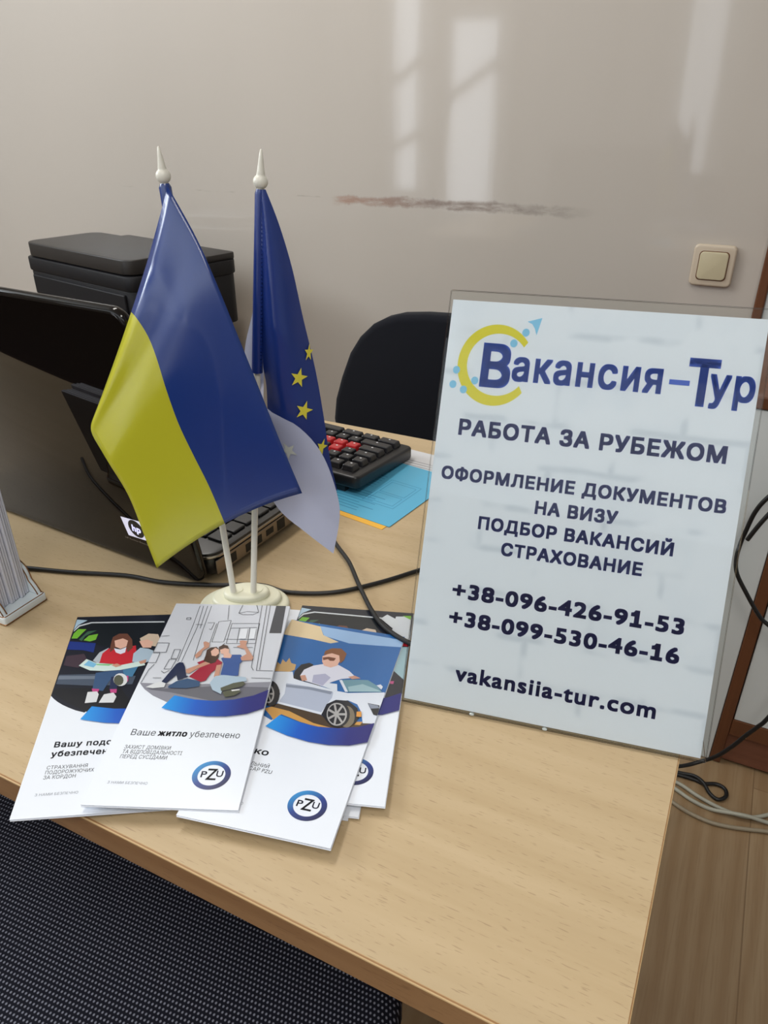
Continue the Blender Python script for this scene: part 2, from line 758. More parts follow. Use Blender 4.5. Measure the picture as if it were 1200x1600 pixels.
# ------------------------------------------------------------------ measured outlines (metres) and printed artwork (millimetres)
FLAG_N = (0.44502, -0.89552, 0.0)
UA_TOP = [(-0.3684,0.4185,0.3487),(-0.3475,0.4155,0.3193),(-0.332,0.412,0.2928),(-0.3168,0.4129,0.2523),(-0.304,0.4159,0.2122),(-0.2942,0.4185,0.1802),(-0.2807,0.4241,0.1355)]
UA_MID = [(-0.3737,0.3734,0.2778),(-0.3728,0.3839,0.2577),(-0.3677,0.3842,0.2411),(-0.3627,0.3834,0.2178),(-0.3577,0.3847,0.1923),(-0.3513,0.3879,0.1678),(-0.3438,0.3928,0.1396),(-0.3375,0.3981,0.1081)]
UA_BOT = [(-0.4156,0.3571,0.1946),(-0.4246,0.3638,0.1814),(-0.4189,0.3644,0.1682),(-0.4117,0.3635,0.1568),(-0.4019,0.3661,0.1316),(-0.396,0.3691,0.099),(-0.3917,0.3734,0.0665)]
UA_POLE = [(-0.361,0.4266,0.018),(-0.373,0.4207,0.3547),(-0.3741,0.4202,0.3727)]
EU_POLE = [(-0.3453,0.4345,0.0179),(-0.3151,0.4495,0.351),(-0.3136,0.4502,0.371)]
EU_SLEEVE = [(-0.3153,0.4494,0.3462),(-0.3241,0.445,0.2209)]
EU_L = [(-0.3124,0.4463,0.3462),(-0.3161,0.4456,0.3038),(-0.3195,0.445,0.259),(-0.3221,0.4449,0.2251),(-0.321,0.4454,0.2101),(-0.3222,0.4459,0.1891),(-0.3241,0.4461,0.1563)]
EU_R = [(-0.3101,0.4475,0.3466),(-0.3046,0.4525,0.3242),(-0.2994,0.4573,0.295),(-0.2953,0.4615,0.2593),(-0.2897,0.4665,0.2179),(-0.2855,0.4687,0.1795),(-0.2825,0.4701,0.1458),(-0.2779,0.4724,0.1156)]
EUW_L = [(-0.3287,0.4561,0.2779),(-0.3361,0.4536,0.2552),(-0.3426,0.4503,0.2288),(-0.3422,0.4449,0.1861),(-0.3335,0.4403,0.1456),(-0.3179,0.4414,0.1073),(-0.2947,0.4473,0.0852),(-0.2733,0.4546,0.0664)]
EUW_R = [(-0.3266,0.4572,0.2779),(-0.328,0.4564,0.2458),(-0.3283,0.4529,0.2119),(-0.3201,0.4403,0.195),(-0.306,0.4384,0.1888),(-0.2924,0.4406,0.183),(-0.2799,0.4457,0.1682),(-0.2723,0.4506,0.1482),(-0.267,0.4555,0.1178),(-0.2681,0.4572,0.0972),(-0.2733,0.4546,0.0664)]
POSE_A = (-0.3987, 0.39415, 0.01464, 0.4158, 0.01801, -0.00012)
POSE_B = (-0.30206, 0.42814, 0.00634, 0.22299, -0.01611, 0.00607)
POSE_C = (-0.46742, 0.34612, 0.00944, 0.61854, -0.00108, 0.08333)
POSE_D = (-0.30719, 0.45325, 0.00336, 0.33751, -0.01605, -0.0)
POSE_E = (-0.31969, 0.44235, 0.0026, 0.335, 0.0, 0.0)
POSE_F = (-0.32485, 0.43978, 0.0013, 0.33, 0.0, 0.0)
# stars: place along and across the cloth, size, turn, narrowing
EU_STARS = [(0.50, 0.93, 0.0068, 0.1, 0.7), (0.60, 0.66, 0.0078, 0.1, 1.0), (0.72, 0.66, 0.0078, 0.1, 1.0), (0.84, 0.88, 0.0074, 0.1, 0.7)]
EUW_STARS = [(0.42, 0.6, 0.006, 0.1), (0.56, 0.6, 0.0075, 0.1)]
ART_HOUSE = [
    ('wall',[(-2.7,2.6),(96.5,-6.1),(99.2,106.6),(99.2,105.1),(89.5,111.3),(76.1,116.2),(62.2,118.1),(47.6,117.3),(31.6,113.7),(27.6,119.1),(15.3,112.9),(7.0,106.6),(1.0,99.7)]),
    ('floorgrey',[(1.0,99.7),(23.9,100.0),(54.3,98.8),(100.0,94.7),(99.2,105.1),(89.5,111.3),(76.1,116.2),(62.2,118.1),(47.6,117.3),(31.6,113.7),(27.6,119.1),(15.3,112.9),(7.0,106.6),(1.0,99.7)]),
    ('floordark',[(7.9,106.3),(38.7,103.6),(60.1,100.8),(99.5,100.7),(99.2,105.1),(89.5,111.3),(76.1,116.2),(64.2,117.6),(48.7,113.7),(26.5,108.8)]),
    ('charcoal',[(87.9,-4.4),(96.4,-5.3),(98.4,37.1),(88.4,37.4)]),
    ('ink',[(21.8,2.8),(22.8,29.1),(23.0,75.4)],0.45),
    ('ink',[(24.8,2.7),(27.0,31.7),(25.9,75.3)],0.45),
    ('ink',[(31.8,2.5),(32.6,35.2),(34.6,73.0)],0.45),
    ('ink',[(28.4,2.6),(29.8,33.4)],0.45),
    ('ink',[(43.3,24.0),(53.4,21.9),(53.5,50.0),(43.9,50.4),(43.3,24.0)],0.45),
    ('ink',[(42.1,26.5),(42.5,51.6)],0.45),
    ('ink',[(34.3,25.9),(40.1,25.6),(39.5,34.9),(37.5,34.0)],0.45),
    ('ink',[(54.9,26.0),(78.2,25.1),(79.6,51.0),(56.0,52.0),(54.9,26.0)],0.45),
    ('ink',[(62.7,32.1),(64.4,50.7)],0.45),
    ('ink',[(71.2,30.9),(73.1,50.4)],0.45),
    ('ink',[(55.2,32.4),(77.0,30.6)],0.45),
    ('ink',[(53.9,46.8),(78.8,46.2)],0.45),
    ('ink',[(58.8,-0.2),(57.6,12.0),(61.8,13.8),(70.0,13.5),(74.4,10.0),(71.0,-1.5)],0.45),
    ('ink',[(57.6,12.0),(64.4,9.4),(74.4,10.0)],0.45),
    ('ink',[(79.8,-1.8),(86.6,82.9),(99.5,82.8)],0.45),
    ('ink',[(82.8,-2.0),(88.9,82.0)],0.45),
    ('ink',[(75.6,-1.7),(82.0,79.1),(84.4,83.0)],0.45),
    ('ink',[(15.0,20.0),(18.5,19.9),(18.6,22.4),(15.3,22.5),(15.0,20.0)],0.45),
    ('ink',[(-3.1,53.4),(9.8,53.4),(10.6,64.8),(-3.4,64.9),(-3.1,53.4)],0.45),
    ('ink',[(-3.0,65.9),(6.0,65.5),(6.2,77.3),(-2.1,77.3)],0.45),
    ('ink',[(2.0,99.7),(3.3,85.4),(5.6,79.0)],0.45),
    ('ink',[(16.3,61.2),(21.3,61.0),(21.6,71.8),(16.7,72.0),(16.3,61.2)],0.45),
    ('ink',[(15.8,72.9),(21.3,72.7),(20.2,84.0),(14.8,84.2),(15.8,72.9)],0.45),
    ('ink',[(47.1,1.8),(50.4,21.5)],0.45),
    ('ink',[(25.1,29.0),(30.9,28.8)],0.45),
    ('ink',[(0.1,45.4),(7.3,44.2)],0.45),
    ('ink',[(13.4,86.6),(16.3,88.8),(19.6,85.6)],0.45),
    ('ink',[(55.1,52.0),(51.8,57.3)],0.45),
    ('ink',[(62.9,56.8),(78.6,56.2)],0.45),
    ('ink',[(84.5,91.5),(99.4,91.7)],0.45),
    ('ink',[(9.4,94.5),(15.8,94.3)],0.45),
    ('pane',[(64.2,33.5),(69.8,32.8),(70.8,45.8),(64.9,46.0)]),
    ('pane',[(72.1,32.7),(76.7,32.1),(77.6,45.5),(73.3,45.7)]),
    ('jeansdark',[(17.4,98.5),(20.3,87.9),(22.9,78.3),(24.8,76.3),(27.7,76.5),(30.5,81.2),(34.2,91.2),(36.5,91.9),(29.3,96.8),(26.5,90.7),(21.3,100.1)]),
    ('jeans',[(23.8,103.0),(28.5,97.6),(36.1,94.2),(46.4,96.8),(47.3,102.3),(38.0,104.8),(24.3,104.8)]),
    ('shoe',[(7.2,104.9),(11.6,101.2),(16.6,98.5),(21.0,100.1),(21.2,104.3),(13.0,105.8)]),
    ('maroon',[(38.7,76.0),(44.4,72.2),(52.8,70.6),(58.5,75.2),(57.9,79.3),(52.5,87.4),(50.4,95.9),(47.1,97.6),(36.6,92.2),(39.5,87.1),(43.2,80.7)]),
    ('skin',[(32.0,84.3),(39.6,79.2),(45.9,74.1),(49.3,74.3),(48.9,77.2),(40.6,83.1),(35.7,88.8),(33.3,88.1)]),
    ('skin',[(54.7,78.6),(58.6,77.6),(59.1,87.9),(60.2,94.8),(57.2,95.6),(55.6,91.1)]),
    ('skin',[(35.7,64.7),(39.4,57.4),(37.4,51.8),(38.8,50.6),(42.7,52.5),(43.4,57.6),(39.5,62.0),(39.3,67.8),(36.5,71.6),(34.7,68.0)]),
    ('hair',[(42.6,61.0),(45.2,57.9),(49.5,57.0),(52.8,60.6),(54.0,68.9),(52.9,75.5),(50.0,77.2),(43.2,74.2),(43.2,67.7)]),
    ('face',[(46.1,62.6),(48.7,58.2),(52.0,60.3),(53.4,64.8),(51.6,68.2),(48.2,67.8)]),
    ('blueshirt',[(56.3,70.5),(62.8,66.1),(71.0,65.7),(74.4,71.4),(72.2,76.3),(74.0,89.6),(68.3,90.6),(60.3,89.4),(59.7,76.8)]),
    ('skin',[(71.4,69.0),(75.3,64.7),(72.6,59.0),(68.5,57.5),(65.2,55.9),(68.0,54.1),(66.4,48.9),(69.0,48.3),(72.5,48.7),(72.9,54.7),(75.9,59.7),(81.6,68.6),(81.1,71.9),(73.1,72.7)]),
    ('hair',[(51.2,57.3),(54.4,54.1),(58.1,55.3),(60.6,60.3),(56.7,59.1),(53.0,61.5)]),
    ('face',[(53.0,60.6),(56.6,58.4),(60.2,59.5),(61.1,64.5),(58.3,65.8),(55.0,65.2)]),
    ('face',[(57.1,65.5),(60.6,63.7),(64.1,66.8),(63.7,70.2),(58.2,70.0)]),
    ('palejeans',[(54.3,98.8),(56.7,91.1),(62.7,89.6),(80.2,91.4),(81.9,95.4),(72.1,98.1),(65.8,102.8),(65.5,110.1),(58.2,106.0)]),
    ('sole',[(63.7,103.6),(72.1,98.1),(79.1,96.0),(81.5,98.4),(79.2,101.5),(69.6,105.6),(64.9,107.0)]),
    ('sole',[(66.0,107.9),(71.7,105.5),(78.2,104.5),(79.6,107.4),(76.0,111.1),(69.3,113.1)]),
    ('midwhite',[(72.2,105.5),(78.3,104.4),(78.6,105.5),(73.0,106.9)]),
]
ART_CAR = [
    ('sky',[(-5.1,-1.2),(100.3,5.0),(100.0,108.9),(100.3,108.1),(90.1,114.0),(79.2,117.0),(63.5,117.3),(47.8,115.1),(32.1,111.1),(28.5,117.8),(25.2,114.5),(17.7,108.5)]),
    ('skygloss',[(26.6,3.1),(100.1,5.0),(100.6,14.3),(79.4,17.1),(57.3,19.8),(34.0,15.1)]),  # gloss on the lifted page top, painted as a paler band
    ('sand',[(-5.2,-0.8),(27.0,3.6),(33.2,14.4),(48.3,20.2),(42.4,23.5),(25.7,21.9),(-1.2,21.5)]),
    ('straw',[(10.2,67.5),(8.2,56.3),(11.9,58.8),(11.2,52.2),(15.2,55.4),(15.8,49.3),(19.6,55.2),(23.7,55.8),(24.9,62.2),(21.6,65.4)]),
    ('ochre',[(17.9,108.5),(23.4,104.5),(41.8,106.8),(63.6,111.1),(91.4,104.2),(102.3,106.3),(99.6,109.4),(90.1,114.0),(79.2,117.0),(63.5,117.3),(47.8,115.1),(32.1,111.1),(28.5,117.8),(25.2,114.5),(17.7,108.5)]),
    ('shade',[(19.5,105.2),(27.1,100.4),(59.3,104.1),(69.5,111.0),(90.4,107.9),(91.4,104.2),(101.3,104.2),(98.1,107.3),(74.9,115.8),(57.5,114.0),(36.6,106.7)]),
    ('black',[(27.1,72.9),(25.4,63.7),(27.8,54.8),(33.3,51.4),(37.0,52.5),(40.0,71.3),(54.7,77.0),(43.2,74.4),(33.1,73.0)]),
    ('white',[(8.5,68.7),(24.2,64.8),(27.5,72.0),(33.2,73.3),(45.6,74.9),(54.5,76.3),(64.4,77.6),(72.9,77.8),(99.5,70.4),(101.9,71.6),(101.7,104.1),(91.8,105.7),(88.0,95.3),(82.9,87.9),(75.1,85.5),(66.6,88.3),(62.8,95.9),(60.5,104.7),(25.2,101.2),(23.5,90.9),(19.4,84.3),(10.2,78.8)]),
    ('carshade',[(24.0,78.5),(44.4,78.0),(61.9,79.8),(62.7,85.6),(59.7,102.3),(25.6,99.3),(26.9,90.0)]),
    ('silver',[(24.2,80.0),(42.5,78.5),(61.2,79.2),(60.6,82.4),(43.4,81.3),(25.3,82.8)]),
    ('shirt',[(31.3,67.9),(32.0,60.4),(37.5,54.0),(44.1,50.4),(56.7,48.4),(66.9,53.3),(72.7,58.3),(69.3,61.6),(63.5,63.8),(56.7,69.5),(52.1,75.3),(43.0,73.7),(37.3,72.8)]),
    ('shirtshade',[(41.1,64.6),(49.6,60.9),(55.1,64.3),(51.9,74.6),(42.8,73.0)]),
    ('white',[(52.1,75.3),(54.9,70.7),(62.0,70.2),(64.4,77.6),(60.7,77.3)]),
    ('skin',[(31.3,67.9),(35.0,66.1),(38.5,71.7),(34.8,73.4)]),
    ('skin',[(67.9,60.3),(72.4,57.6),(77.8,59.5),(71.6,62.1)]),
    ('face',[(41.0,41.3),(46.2,35.6),(52.7,34.8),(56.3,42.6),(55.9,49.4),(51.5,53.0),(45.7,52.0),(42.8,47.7)]),
    ('hairred',[(41.5,39.4),(41.2,34.2),(45.4,29.6),(52.9,28.1),(59.0,33.3),(59.2,41.8),(57.3,46.6),(53.9,37.1),(47.4,35.8)]),
    ('glasses',[(41.7,42.8),(46.1,40.8),(52.3,41.0),(51.7,44.6),(48.6,45.3),(46.4,43.7),(43.2,45.8)]),
    ('windscreen',[(63.9,65.3),(73.7,62.2),(83.9,60.3),(91.8,64.6),(97.5,70.6),(72.6,76.8)]),
    ('windscreenlight',[(71.0,71.4),(81.1,65.7),(94.6,69.3),(97.0,70.6),(73.5,76.4)]),
    ('white',[(62.4,65.7),(64.4,64.9),(72.6,76.8),(70.4,77.3)]),
    ('white',[(91.8,64.6),(94.5,62.7),(96.8,64.9),(96.4,68.4)]),
    ('black',[(90.1,85.0),(99.1,85.3),(101.5,89.1),(100.7,96.1),(97.2,95.8)]),
    ('silver',[(90.6,85.3),(98.2,85.9),(99.7,88.1),(93.9,90.2)]),
    ('black',[(60.5,104.7),(61.0,93.4),(66.3,87.4),(75.3,86.2),(84.1,92.0),(88.0,100.9),(86.5,108.2),(78.0,113.0),(67.7,111.5)]),
    ('tyre',[(84.6,101.1),(85.1,103.9),(85.3,106.6),(85.0,108.9),(84.3,110.9),(83.3,112.2),(82.0,112.9),(80.5,113.0),(78.8,112.3),(77.2,110.9),(75.7,109.0),(74.3,106.6),(73.3,103.9),(72.7,101.0),(72.5,98.3),(72.7,95.8),(73.4,93.8),(74.4,92.3),(75.8,91.6),(77.4,91.6),(79.1,92.4),(80.8,93.8),(82.3,95.8),(83.6,98.3)]),
    ('black',[(80.5,99.5),(81.2,102.9),(81.2,106.2),(80.6,109.1),(79.4,111.5),(77.7,113.3),(75.7,114.3),(73.3,114.4),(70.9,113.7),(68.6,112.1),(66.4,109.9),(64.6,107.1),(63.2,103.9),(62.5,100.5),(62.4,97.1),(62.9,94.0),(64.1,91.5),(65.8,89.6),(67.9,88.6),(70.4,88.5),(72.9,89.3),(75.3,90.9),(77.5,93.3),(79.3,96.3)]),
    ('rim',[(78.5,100.1),(79.1,103.0),(79.1,105.9),(78.7,108.5),(77.7,110.6),(76.4,112.1),(74.7,112.9),(72.7,113.0),(70.7,112.3),(68.7,110.9),(66.9,108.9),(65.3,106.5),(64.2,103.6),(63.5,100.6),(63.4,97.7),(63.8,95.0),(64.7,92.8),(66.1,91.2),(67.9,90.4),(69.9,90.3),(72.0,91.0),(74.0,92.5),(75.8,94.6),(77.4,97.2)]),
    ('black',[(77.3,100.3),(77.9,103.0),(77.9,105.5),(77.6,107.8),(76.8,109.6),(75.6,110.9),(74.1,111.7),(72.4,111.7),(70.6,111.1),(68.9,109.9),(67.3,108.1),(65.9,105.9),(64.9,103.4),(64.3,100.8),(64.2,98.2),(64.5,95.9),(65.3,93.9),(66.6,92.5),(68.1,91.8),(69.8,91.7),(71.6,92.4),(73.4,93.7),(75.0,95.5),(76.4,97.8)]),
    ('rim',[(70.9,100.8),(77.2,99.3),(77.8,101.5),(71.5,102.9)]),
    ('rim',[(71.6,101.1),(77.7,108.0),(77.0,109.6),(70.8,102.7)]),
    ('rim',[(71.9,102.0),(73.4,112.0),(71.9,111.9),(70.3,101.9)]),
    ('rim',[(71.7,102.8),(67.3,108.5),(66.1,106.7),(70.5,101.1)]),
    ('rim',[(71.0,102.9),(64.0,99.9),(64.0,97.7),(71.1,100.8)]),
    ('rim',[(70.4,102.2),(66.1,92.6),(67.3,91.7),(71.8,101.4)]),
    ('rim',[(70.4,101.3),(72.0,92.3),(73.5,93.5),(71.9,102.3)]),
    ('rim',[(72.6,101.5),(72.8,103.0),(72.3,104.0),(71.3,104.2),(70.3,103.6),(69.6,102.3),(69.5,100.8),(70.0,99.8),(70.9,99.5),(71.9,100.2)]),
    ('black',[(23.4,91.2),(24.4,94.7),(25.0,98.0),(24.9,100.9),(24.3,103.3),(23.2,105.0),(21.6,105.8),(19.7,105.8),(17.6,105.0),(15.4,103.3),(13.3,100.9),(11.4,97.9),(9.8,94.6),(8.6,91.1),(8.0,87.7),(8.0,84.7),(8.6,82.1),(9.7,80.3),(11.3,79.4),(13.3,79.4),(15.5,80.4),(17.8,82.2),(19.9,84.8),(21.9,87.8)]),
    ('rim',[(19.6,92.6),(20.4,95.1),(20.9,97.5),(21.0,99.7),(20.7,101.4),(20.1,102.5),(19.2,103.1),(18.0,103.0),(16.7,102.4),(15.3,101.1),(13.9,99.3),(12.5,97.1),(11.4,94.7),(10.6,92.1),(10.0,89.7),(9.9,87.5),(10.1,85.7),(10.7,84.5),(11.7,83.9),(12.9,84.0),(14.2,84.7),(15.7,86.0),(17.1,87.9),(18.5,90.2)]),
    ('black',[(18.5,92.9),(19.2,95.1),(19.6,97.1),(19.8,98.9),(19.6,100.4),(19.1,101.4),(18.4,101.8),(17.4,101.8),(16.3,101.2),(15.1,100.1),(14.0,98.5),(12.9,96.6),(11.9,94.5),(11.2,92.4),(10.7,90.3),(10.5,88.4),(10.7,86.9),(11.2,85.9),(11.9,85.4),(12.9,85.4),(14.0,86.1),(15.2,87.3),(16.4,88.9),(17.6,90.8)]),
    ('rim',[(14.9,92.9),(18.3,92.0),(19.1,93.9),(15.6,94.5)]),
    ('rim',[(15.6,93.2),(19.9,100.0),(19.6,101.1),(14.9,94.3)]),
    ('rim',[(15.9,94.1),(16.8,101.7),(15.8,101.0),(14.5,93.5)]),
    ('rim',[(15.5,94.6),(12.1,95.4),(11.3,93.6),(14.8,92.9)]),
    ('rim',[(14.8,94.2),(10.4,87.2),(10.7,86.1),(15.5,93.1)]),
    ('rim',[(14.5,93.4),(13.6,85.5),(14.6,86.3),(15.9,94.0)]),
    ('orange',[(84.7,96.1),(87.9,95.0),(89.4,100.5),(85.8,101.2)]),
]
ART_TRIP = [
    ('dark','PHOTO'),
    ('skyc',[(0.4,3.6),(9.3,5.2),(2.9,11.5),(0.5,18.7)]),
    ('chrome',[(0.9,19.3),(3.4,12.1),(12.6,7.9),(36.7,8.5),(73.4,9.7),(73.5,11.4),(36.9,10.2),(13.4,9.6),(4.4,13.8),(0.9,20.7)]),
    ('interior',[(0.9,20.7),(4.4,13.8),(13.4,9.6),(36.9,10.2),(73.5,11.4),(69.3,41.6),(28.7,42.3),(12.8,35.2),(0.7,31.4)]),
    ('green',[(1.4,23.6),(4.0,17.3),(10.6,17.7),(8.6,22.4),(5.5,30.1),(1.0,29.9)]),
    ('green',[(11.0,32.8),(14.1,26.7),(21.2,24.7),(20.6,32.6),(16.4,34.7)]),
    ('greendark',[(7.2,31.8),(12.1,21.0),(19.4,19.8),(11.4,27.3),(9.8,33.8)]),
    ('blueseat',[(0.2,33.7),(21.4,37.3),(21.7,49.4),(13.0,45.9),(0.5,44.4)]),
    ('purple',[(1.7,52.7),(14.7,50.5),(19.0,59.5),(13.5,67.8),(1.9,64.2)]),
    ('bumper',[(1.1,75.3),(41.2,76.5),(58.4,80.4),(57.0,89.9),(31.3,90.1),(0.9,86.1)]),
    ('bumperlight',[(1.0,76.6),(29.3,78.5),(29.9,82.0),(1.0,80.7)]),
    ('black',[(1.8,90.7),(48.8,93.3),(57.7,108.2),(53.9,117.3),(43.8,115.9),(34.2,112.7),(29.9,118.6),(13.6,107.5),(0.4,95.8)]),
    ('seatgrey',[(23.0,59.8),(26.3,49.7),(32.6,44.1),(31.5,54.5),(27.7,63.7)]),
    ('red',[(28.5,63.0),(28.8,51.3),(32.7,44.8),(41.4,47.6),(47.3,44.2),(53.6,42.2),(55.0,49.9),(53.7,64.6),(45.1,66.9),(35.8,64.2)]),
    ('hairbrown',[(33.7,30.2),(38.2,25.6),(44.9,26.0),(49.7,34.2),(51.6,45.2),(48.3,51.0),(45.8,43.3),(38.2,44.4),(34.5,50.2),(33.5,41.1)]),
    ('face',[(35.8,35.0),(42.0,32.2),(46.6,35.6),(46.3,43.3),(42.1,46.1),(37.5,42.8)]),
    ('collar',[(36.9,45.1),(42.2,46.9),(46.4,44.1),(46.4,50.9),(43.1,52.9),(39.1,50.5)]),
    ('hairblonde',[(55.7,33.0),(62.1,26.9),(69.9,28.2),(72.5,35.5),(69.7,44.7),(58.1,40.9)]),
    ('face',[(55.7,36.9),(62.0,34.9),(67.1,38.3),(66.1,46.0),(59.5,45.6)]),
    ('palejeans',[(53.1,52.8),(57.7,45.5),(64.4,47.4),(69.4,50.8),(67.9,62.6),(61.1,66.5),(53.5,63.1)]),
    ('jeans',[(27.8,75.0),(37.2,73.5),(45.9,72.7),(54.3,68.9),(53.1,80.1),(41.8,80.7),(39.2,86.0),(36.5,96.4),(28.6,94.5)]),
    ('jeansdark',[(40.1,80.6),(45.1,79.6),(46.6,95.8),(41.0,95.4)]),
    ('jeansblue',[(47.7,72.8),(58.8,69.2),(55.9,81.6),(49.5,79.9)]),
    ('map',[(13.5,65.6),(17.8,57.7),(25.8,62.8),(37.7,65.0),(45.1,66.9),(62.4,62.2),(64.0,68.1),(45.9,72.7),(33.7,73.3),(22.9,71.9)]),
    ('mapblue',[(16.9,65.1),(19.9,59.6),(26.9,64.4),(25.0,68.5)]),
    ('mapgreen',[(26.0,64.3),(39.5,65.1),(36.2,67.1),(27.2,65.8)]),
    ('skin',[(37.9,66.5),(42.1,64.6),(46.1,67.7),(41.9,69.3)]),
    ('skin',[(58.5,63.5),(64.1,60.9),(64.1,65.3),(60.2,66.5)]),
    ('pinksock',[(28.0,93.2),(33.6,94.2),(33.1,98.8),(29.0,96.5)]),
    ('pinksock',[(41.4,94.8),(46.5,95.1),(46.8,99.4),(42.4,98.8)]),
    ('pinksock',[(49.6,80.5),(52.9,80.1),(53.6,86.9),(51.4,86.8)]),
    ('shoe',[(25.7,96.9),(32.4,96.8),(34.2,100.1),(33.9,108.4),(25.8,109.0)]),
    ('shoe',[(38.0,100.4),(44.6,98.9),(47.4,103.6),(46.2,109.9),(35.7,109.4)]),
    ('shoe',[(52.8,84.9),(52.8,88.1),(51.7,90.6),(49.8,91.9),(47.5,91.7),(45.2,90.1),(43.3,87.4),(42.3,84.2),(42.4,80.9),(43.4,78.3),(45.3,77.0),(47.7,77.2),(50.0,78.8),(51.9,81.5)]),
    ('sole',[(50.0,85.4),(50.0,88.4),(49.0,90.5),(47.3,91.2),(45.3,90.3),(43.6,88.0),(42.7,84.9),(42.7,81.8),(43.7,79.6),(45.5,78.9),(47.4,79.9),(49.1,82.2)]),
]
ART_TRIP_EXTRA = [
    ('carwhite',[(85.2,7.6),(98.5,6.0),(102.1,45.9),(94.4,46.8),(83.5,33.7)]),
    ('green',[(90.9,5.9),(98.5,5.0),(98.4,10.9)]),
    ('chrome',[(72.3,12.1),(77.3,5.6),(86.9,12.3),(89.6,21.6),(83.6,24.3)]),
    ('red',[(89.3,34.8),(99.3,39.9),(99.6,48.3),(91.7,47.1)]),
    ('windscreenlight',[(91.9,49.2),(100.7,48.7),(100.3,89.3),(90.9,79.4)]),
    ('dark',[(90.9,79.4),(100.5,89.3),(101.7,108.8),(87.7,113.5),(88.4,93.9)]),
    ('pinksock',[(89.2,92.2),(92.8,91.8),(92.6,95.2),(90.1,95.2)]),
]

# ================================================================== SETTING
FLOOR = -0.75
WALL_Y = 1.70
M_WALL = wall_mat()
M_BEECH = beech_mat('beech_top', (194, 171, 135), (183, 159, 122), (134, 108, 80))
M_BEECH_EDGE = beech_mat('beech_edge_shaded', (164, 124, 84), (146, 106, 68), (110, 76, 48))  # browner edge tone, with the front face's weaker light put in
M_BAND = beech_mat('beech_edging', (204, 174, 128), (192, 160, 114), (160, 126, 88))
M_BROWN = beech_mat('brown_wood', (110, 68, 42), (92, 55, 33), (72, 42, 26), 2)
M_REDBROWN = beech_mat('red_brown_wood', (122, 78, 58), (104, 64, 46), (80, 48, 34), 0)
M_OFFWHITE = mat('off_white_laminate', (208, 212, 210), 0.4)
M_BLACK_PL = mat('black_plastic', (26, 25, 29), 0.42, bump=0.15, bump_scale=900)
M_BLACK_CABLE = mat('black_cable', (18, 17, 17), 0.45)
M_CREAM = mat('cream_plastic', (222, 220, 196), 0.35)
M_POLE = mat('ivory_pole', (226, 222, 208), 0.35)
M_WHITE_PAPER = mat('white_paper', (228, 232, 240), 0.45)
M_GLOSS_PAPER = mat('coated_paper', (228, 233, 241), 0.35, coat=0.25, coat_rough=0.12)
M_ACRYLIC = acrylic_mat()

b = MB()
M_FLOOR = laminate_floor_mat()
b.box((-4.0, -2.1, FLOOR - 0.05), (3.0, WALL_Y + 0.1, FLOOR), M_FLOOR)
# unseen dark strip added to the floor to darken the laptop lid's reflection
b.box((-3.9, -1.9, FLOOR + 0.0005), (-1.25, 0.75, FLOOR + 0.006), mat('added_dark_strip', (22, 22, 26), 0.95, 0.1))
structure(b.build('floor'))

b = MB()
b.box((-4.0, WALL_Y, FLOOR), (3.0, WALL_Y + 0.1, 1.95))
structure(b.build('wall_back', M_WALL))

b = MB()
b.box((-4.1, -2.1, FLOOR), (-4.0, WALL_Y + 0.1, 1.95))
structure(b.build('wall_left', mat('side_wall_paint', (190, 182, 172), 0.7)))

b = MB()
b.box((-4.0, -2.1, 1.95), (3.0, WALL_Y + 0.1, 2.0))
structure(b.build('ceiling', mat('ceiling_paint', (226, 224, 218), 0.8)))

# the glazed front of the office behind the photographer, seen as a reflection in the wall paint
b = MB()
b.box((-4.0, -2.1, FLOOR), (3.0, -2.04, -0.40))
b.box((-4.0, -2.1, 1.90), (3.0, -2.04, 1.95))
b.box((1.6, -2.1, -0.40), (3.0, -2.04, 1.90))
structure(b.build('wall_front', mat('front_wall_paint', (150, 140, 128), 0.7)))

M_DAY = mat('daylight_pane', (236, 242, 250), 0.5, emit=5.2)
M_DAY2 = mat('dim_daylight_pane', (232, 238, 246), 0.5, emit=3.2)
M_DIM = mat('frosted_pane', (150, 148, 146), 0.5, emit=0.45)
M_FRAME = mat('window_frame', (120, 112, 102), 0.5)
b = MB()
b.box((-4.0, -2.06, -0.40), (1.6, -2.05, 1.90), M_DIM)
for x0, x1, z0, z1 in ((-2.56, -2.40, -0.14, 1.12), (-2.15, -1.85, -0.24, 0.88), (-0.67, -0.48, -0.36, 1.12)):
    b.box((x0, -1.972, z0), (x1, -1.967, z1), M_DAY if x1 < -1 else M_DAY2)
for (xa, za), (xb, zb) in (((-2.18, 0.42), (-1.82, 0.66)), ((-2.6, 0.12), (-2.36, 0.24)), ((-2.6, 0.52), (-2.36, 0.68))):
    b.tube([(xa, -1.955, za), (xb, -1.955, zb)], 0.03, M_FRAME, 6)
for x in (-3.2, -2.75, -2.27, -1.72, -1.1, -0.30, 0.5, 1.2):
    b.box((x - 0.025, -2.05, -0.40), (x + 0.025, -2.02, 1.90), M_FRAME)
structure(b.build('window_1'))

b = MB()
b.box((-0.0035, WALL_Y - 0.018, FLOOR), (0.0150, WALL_Y - 0.0005, 1.30), None, 0.003)
structure(b.build('trim_1', M_BROWN))
b = MB()
b.box((0.0155, WALL_Y - 0.012, FLOOR), (0.80, WALL_Y - 0.0005, 1.28), None, 0.002)
structure(b.build('door_1', M_OFFWHITE))

# ================================================================== DESK
desk = thing('desk', 'beech office desk with a thick square edge carrying the flags and the sign', 'desk', (-0.58, 0.528, FLOOR))
DX0, DX1, DY0, DY1 = -1.12, 0.0192, 0.2014, 0.8546


def in_desk(o):
    o.location = (0.58, -0.528, -FLOOR)
    return o


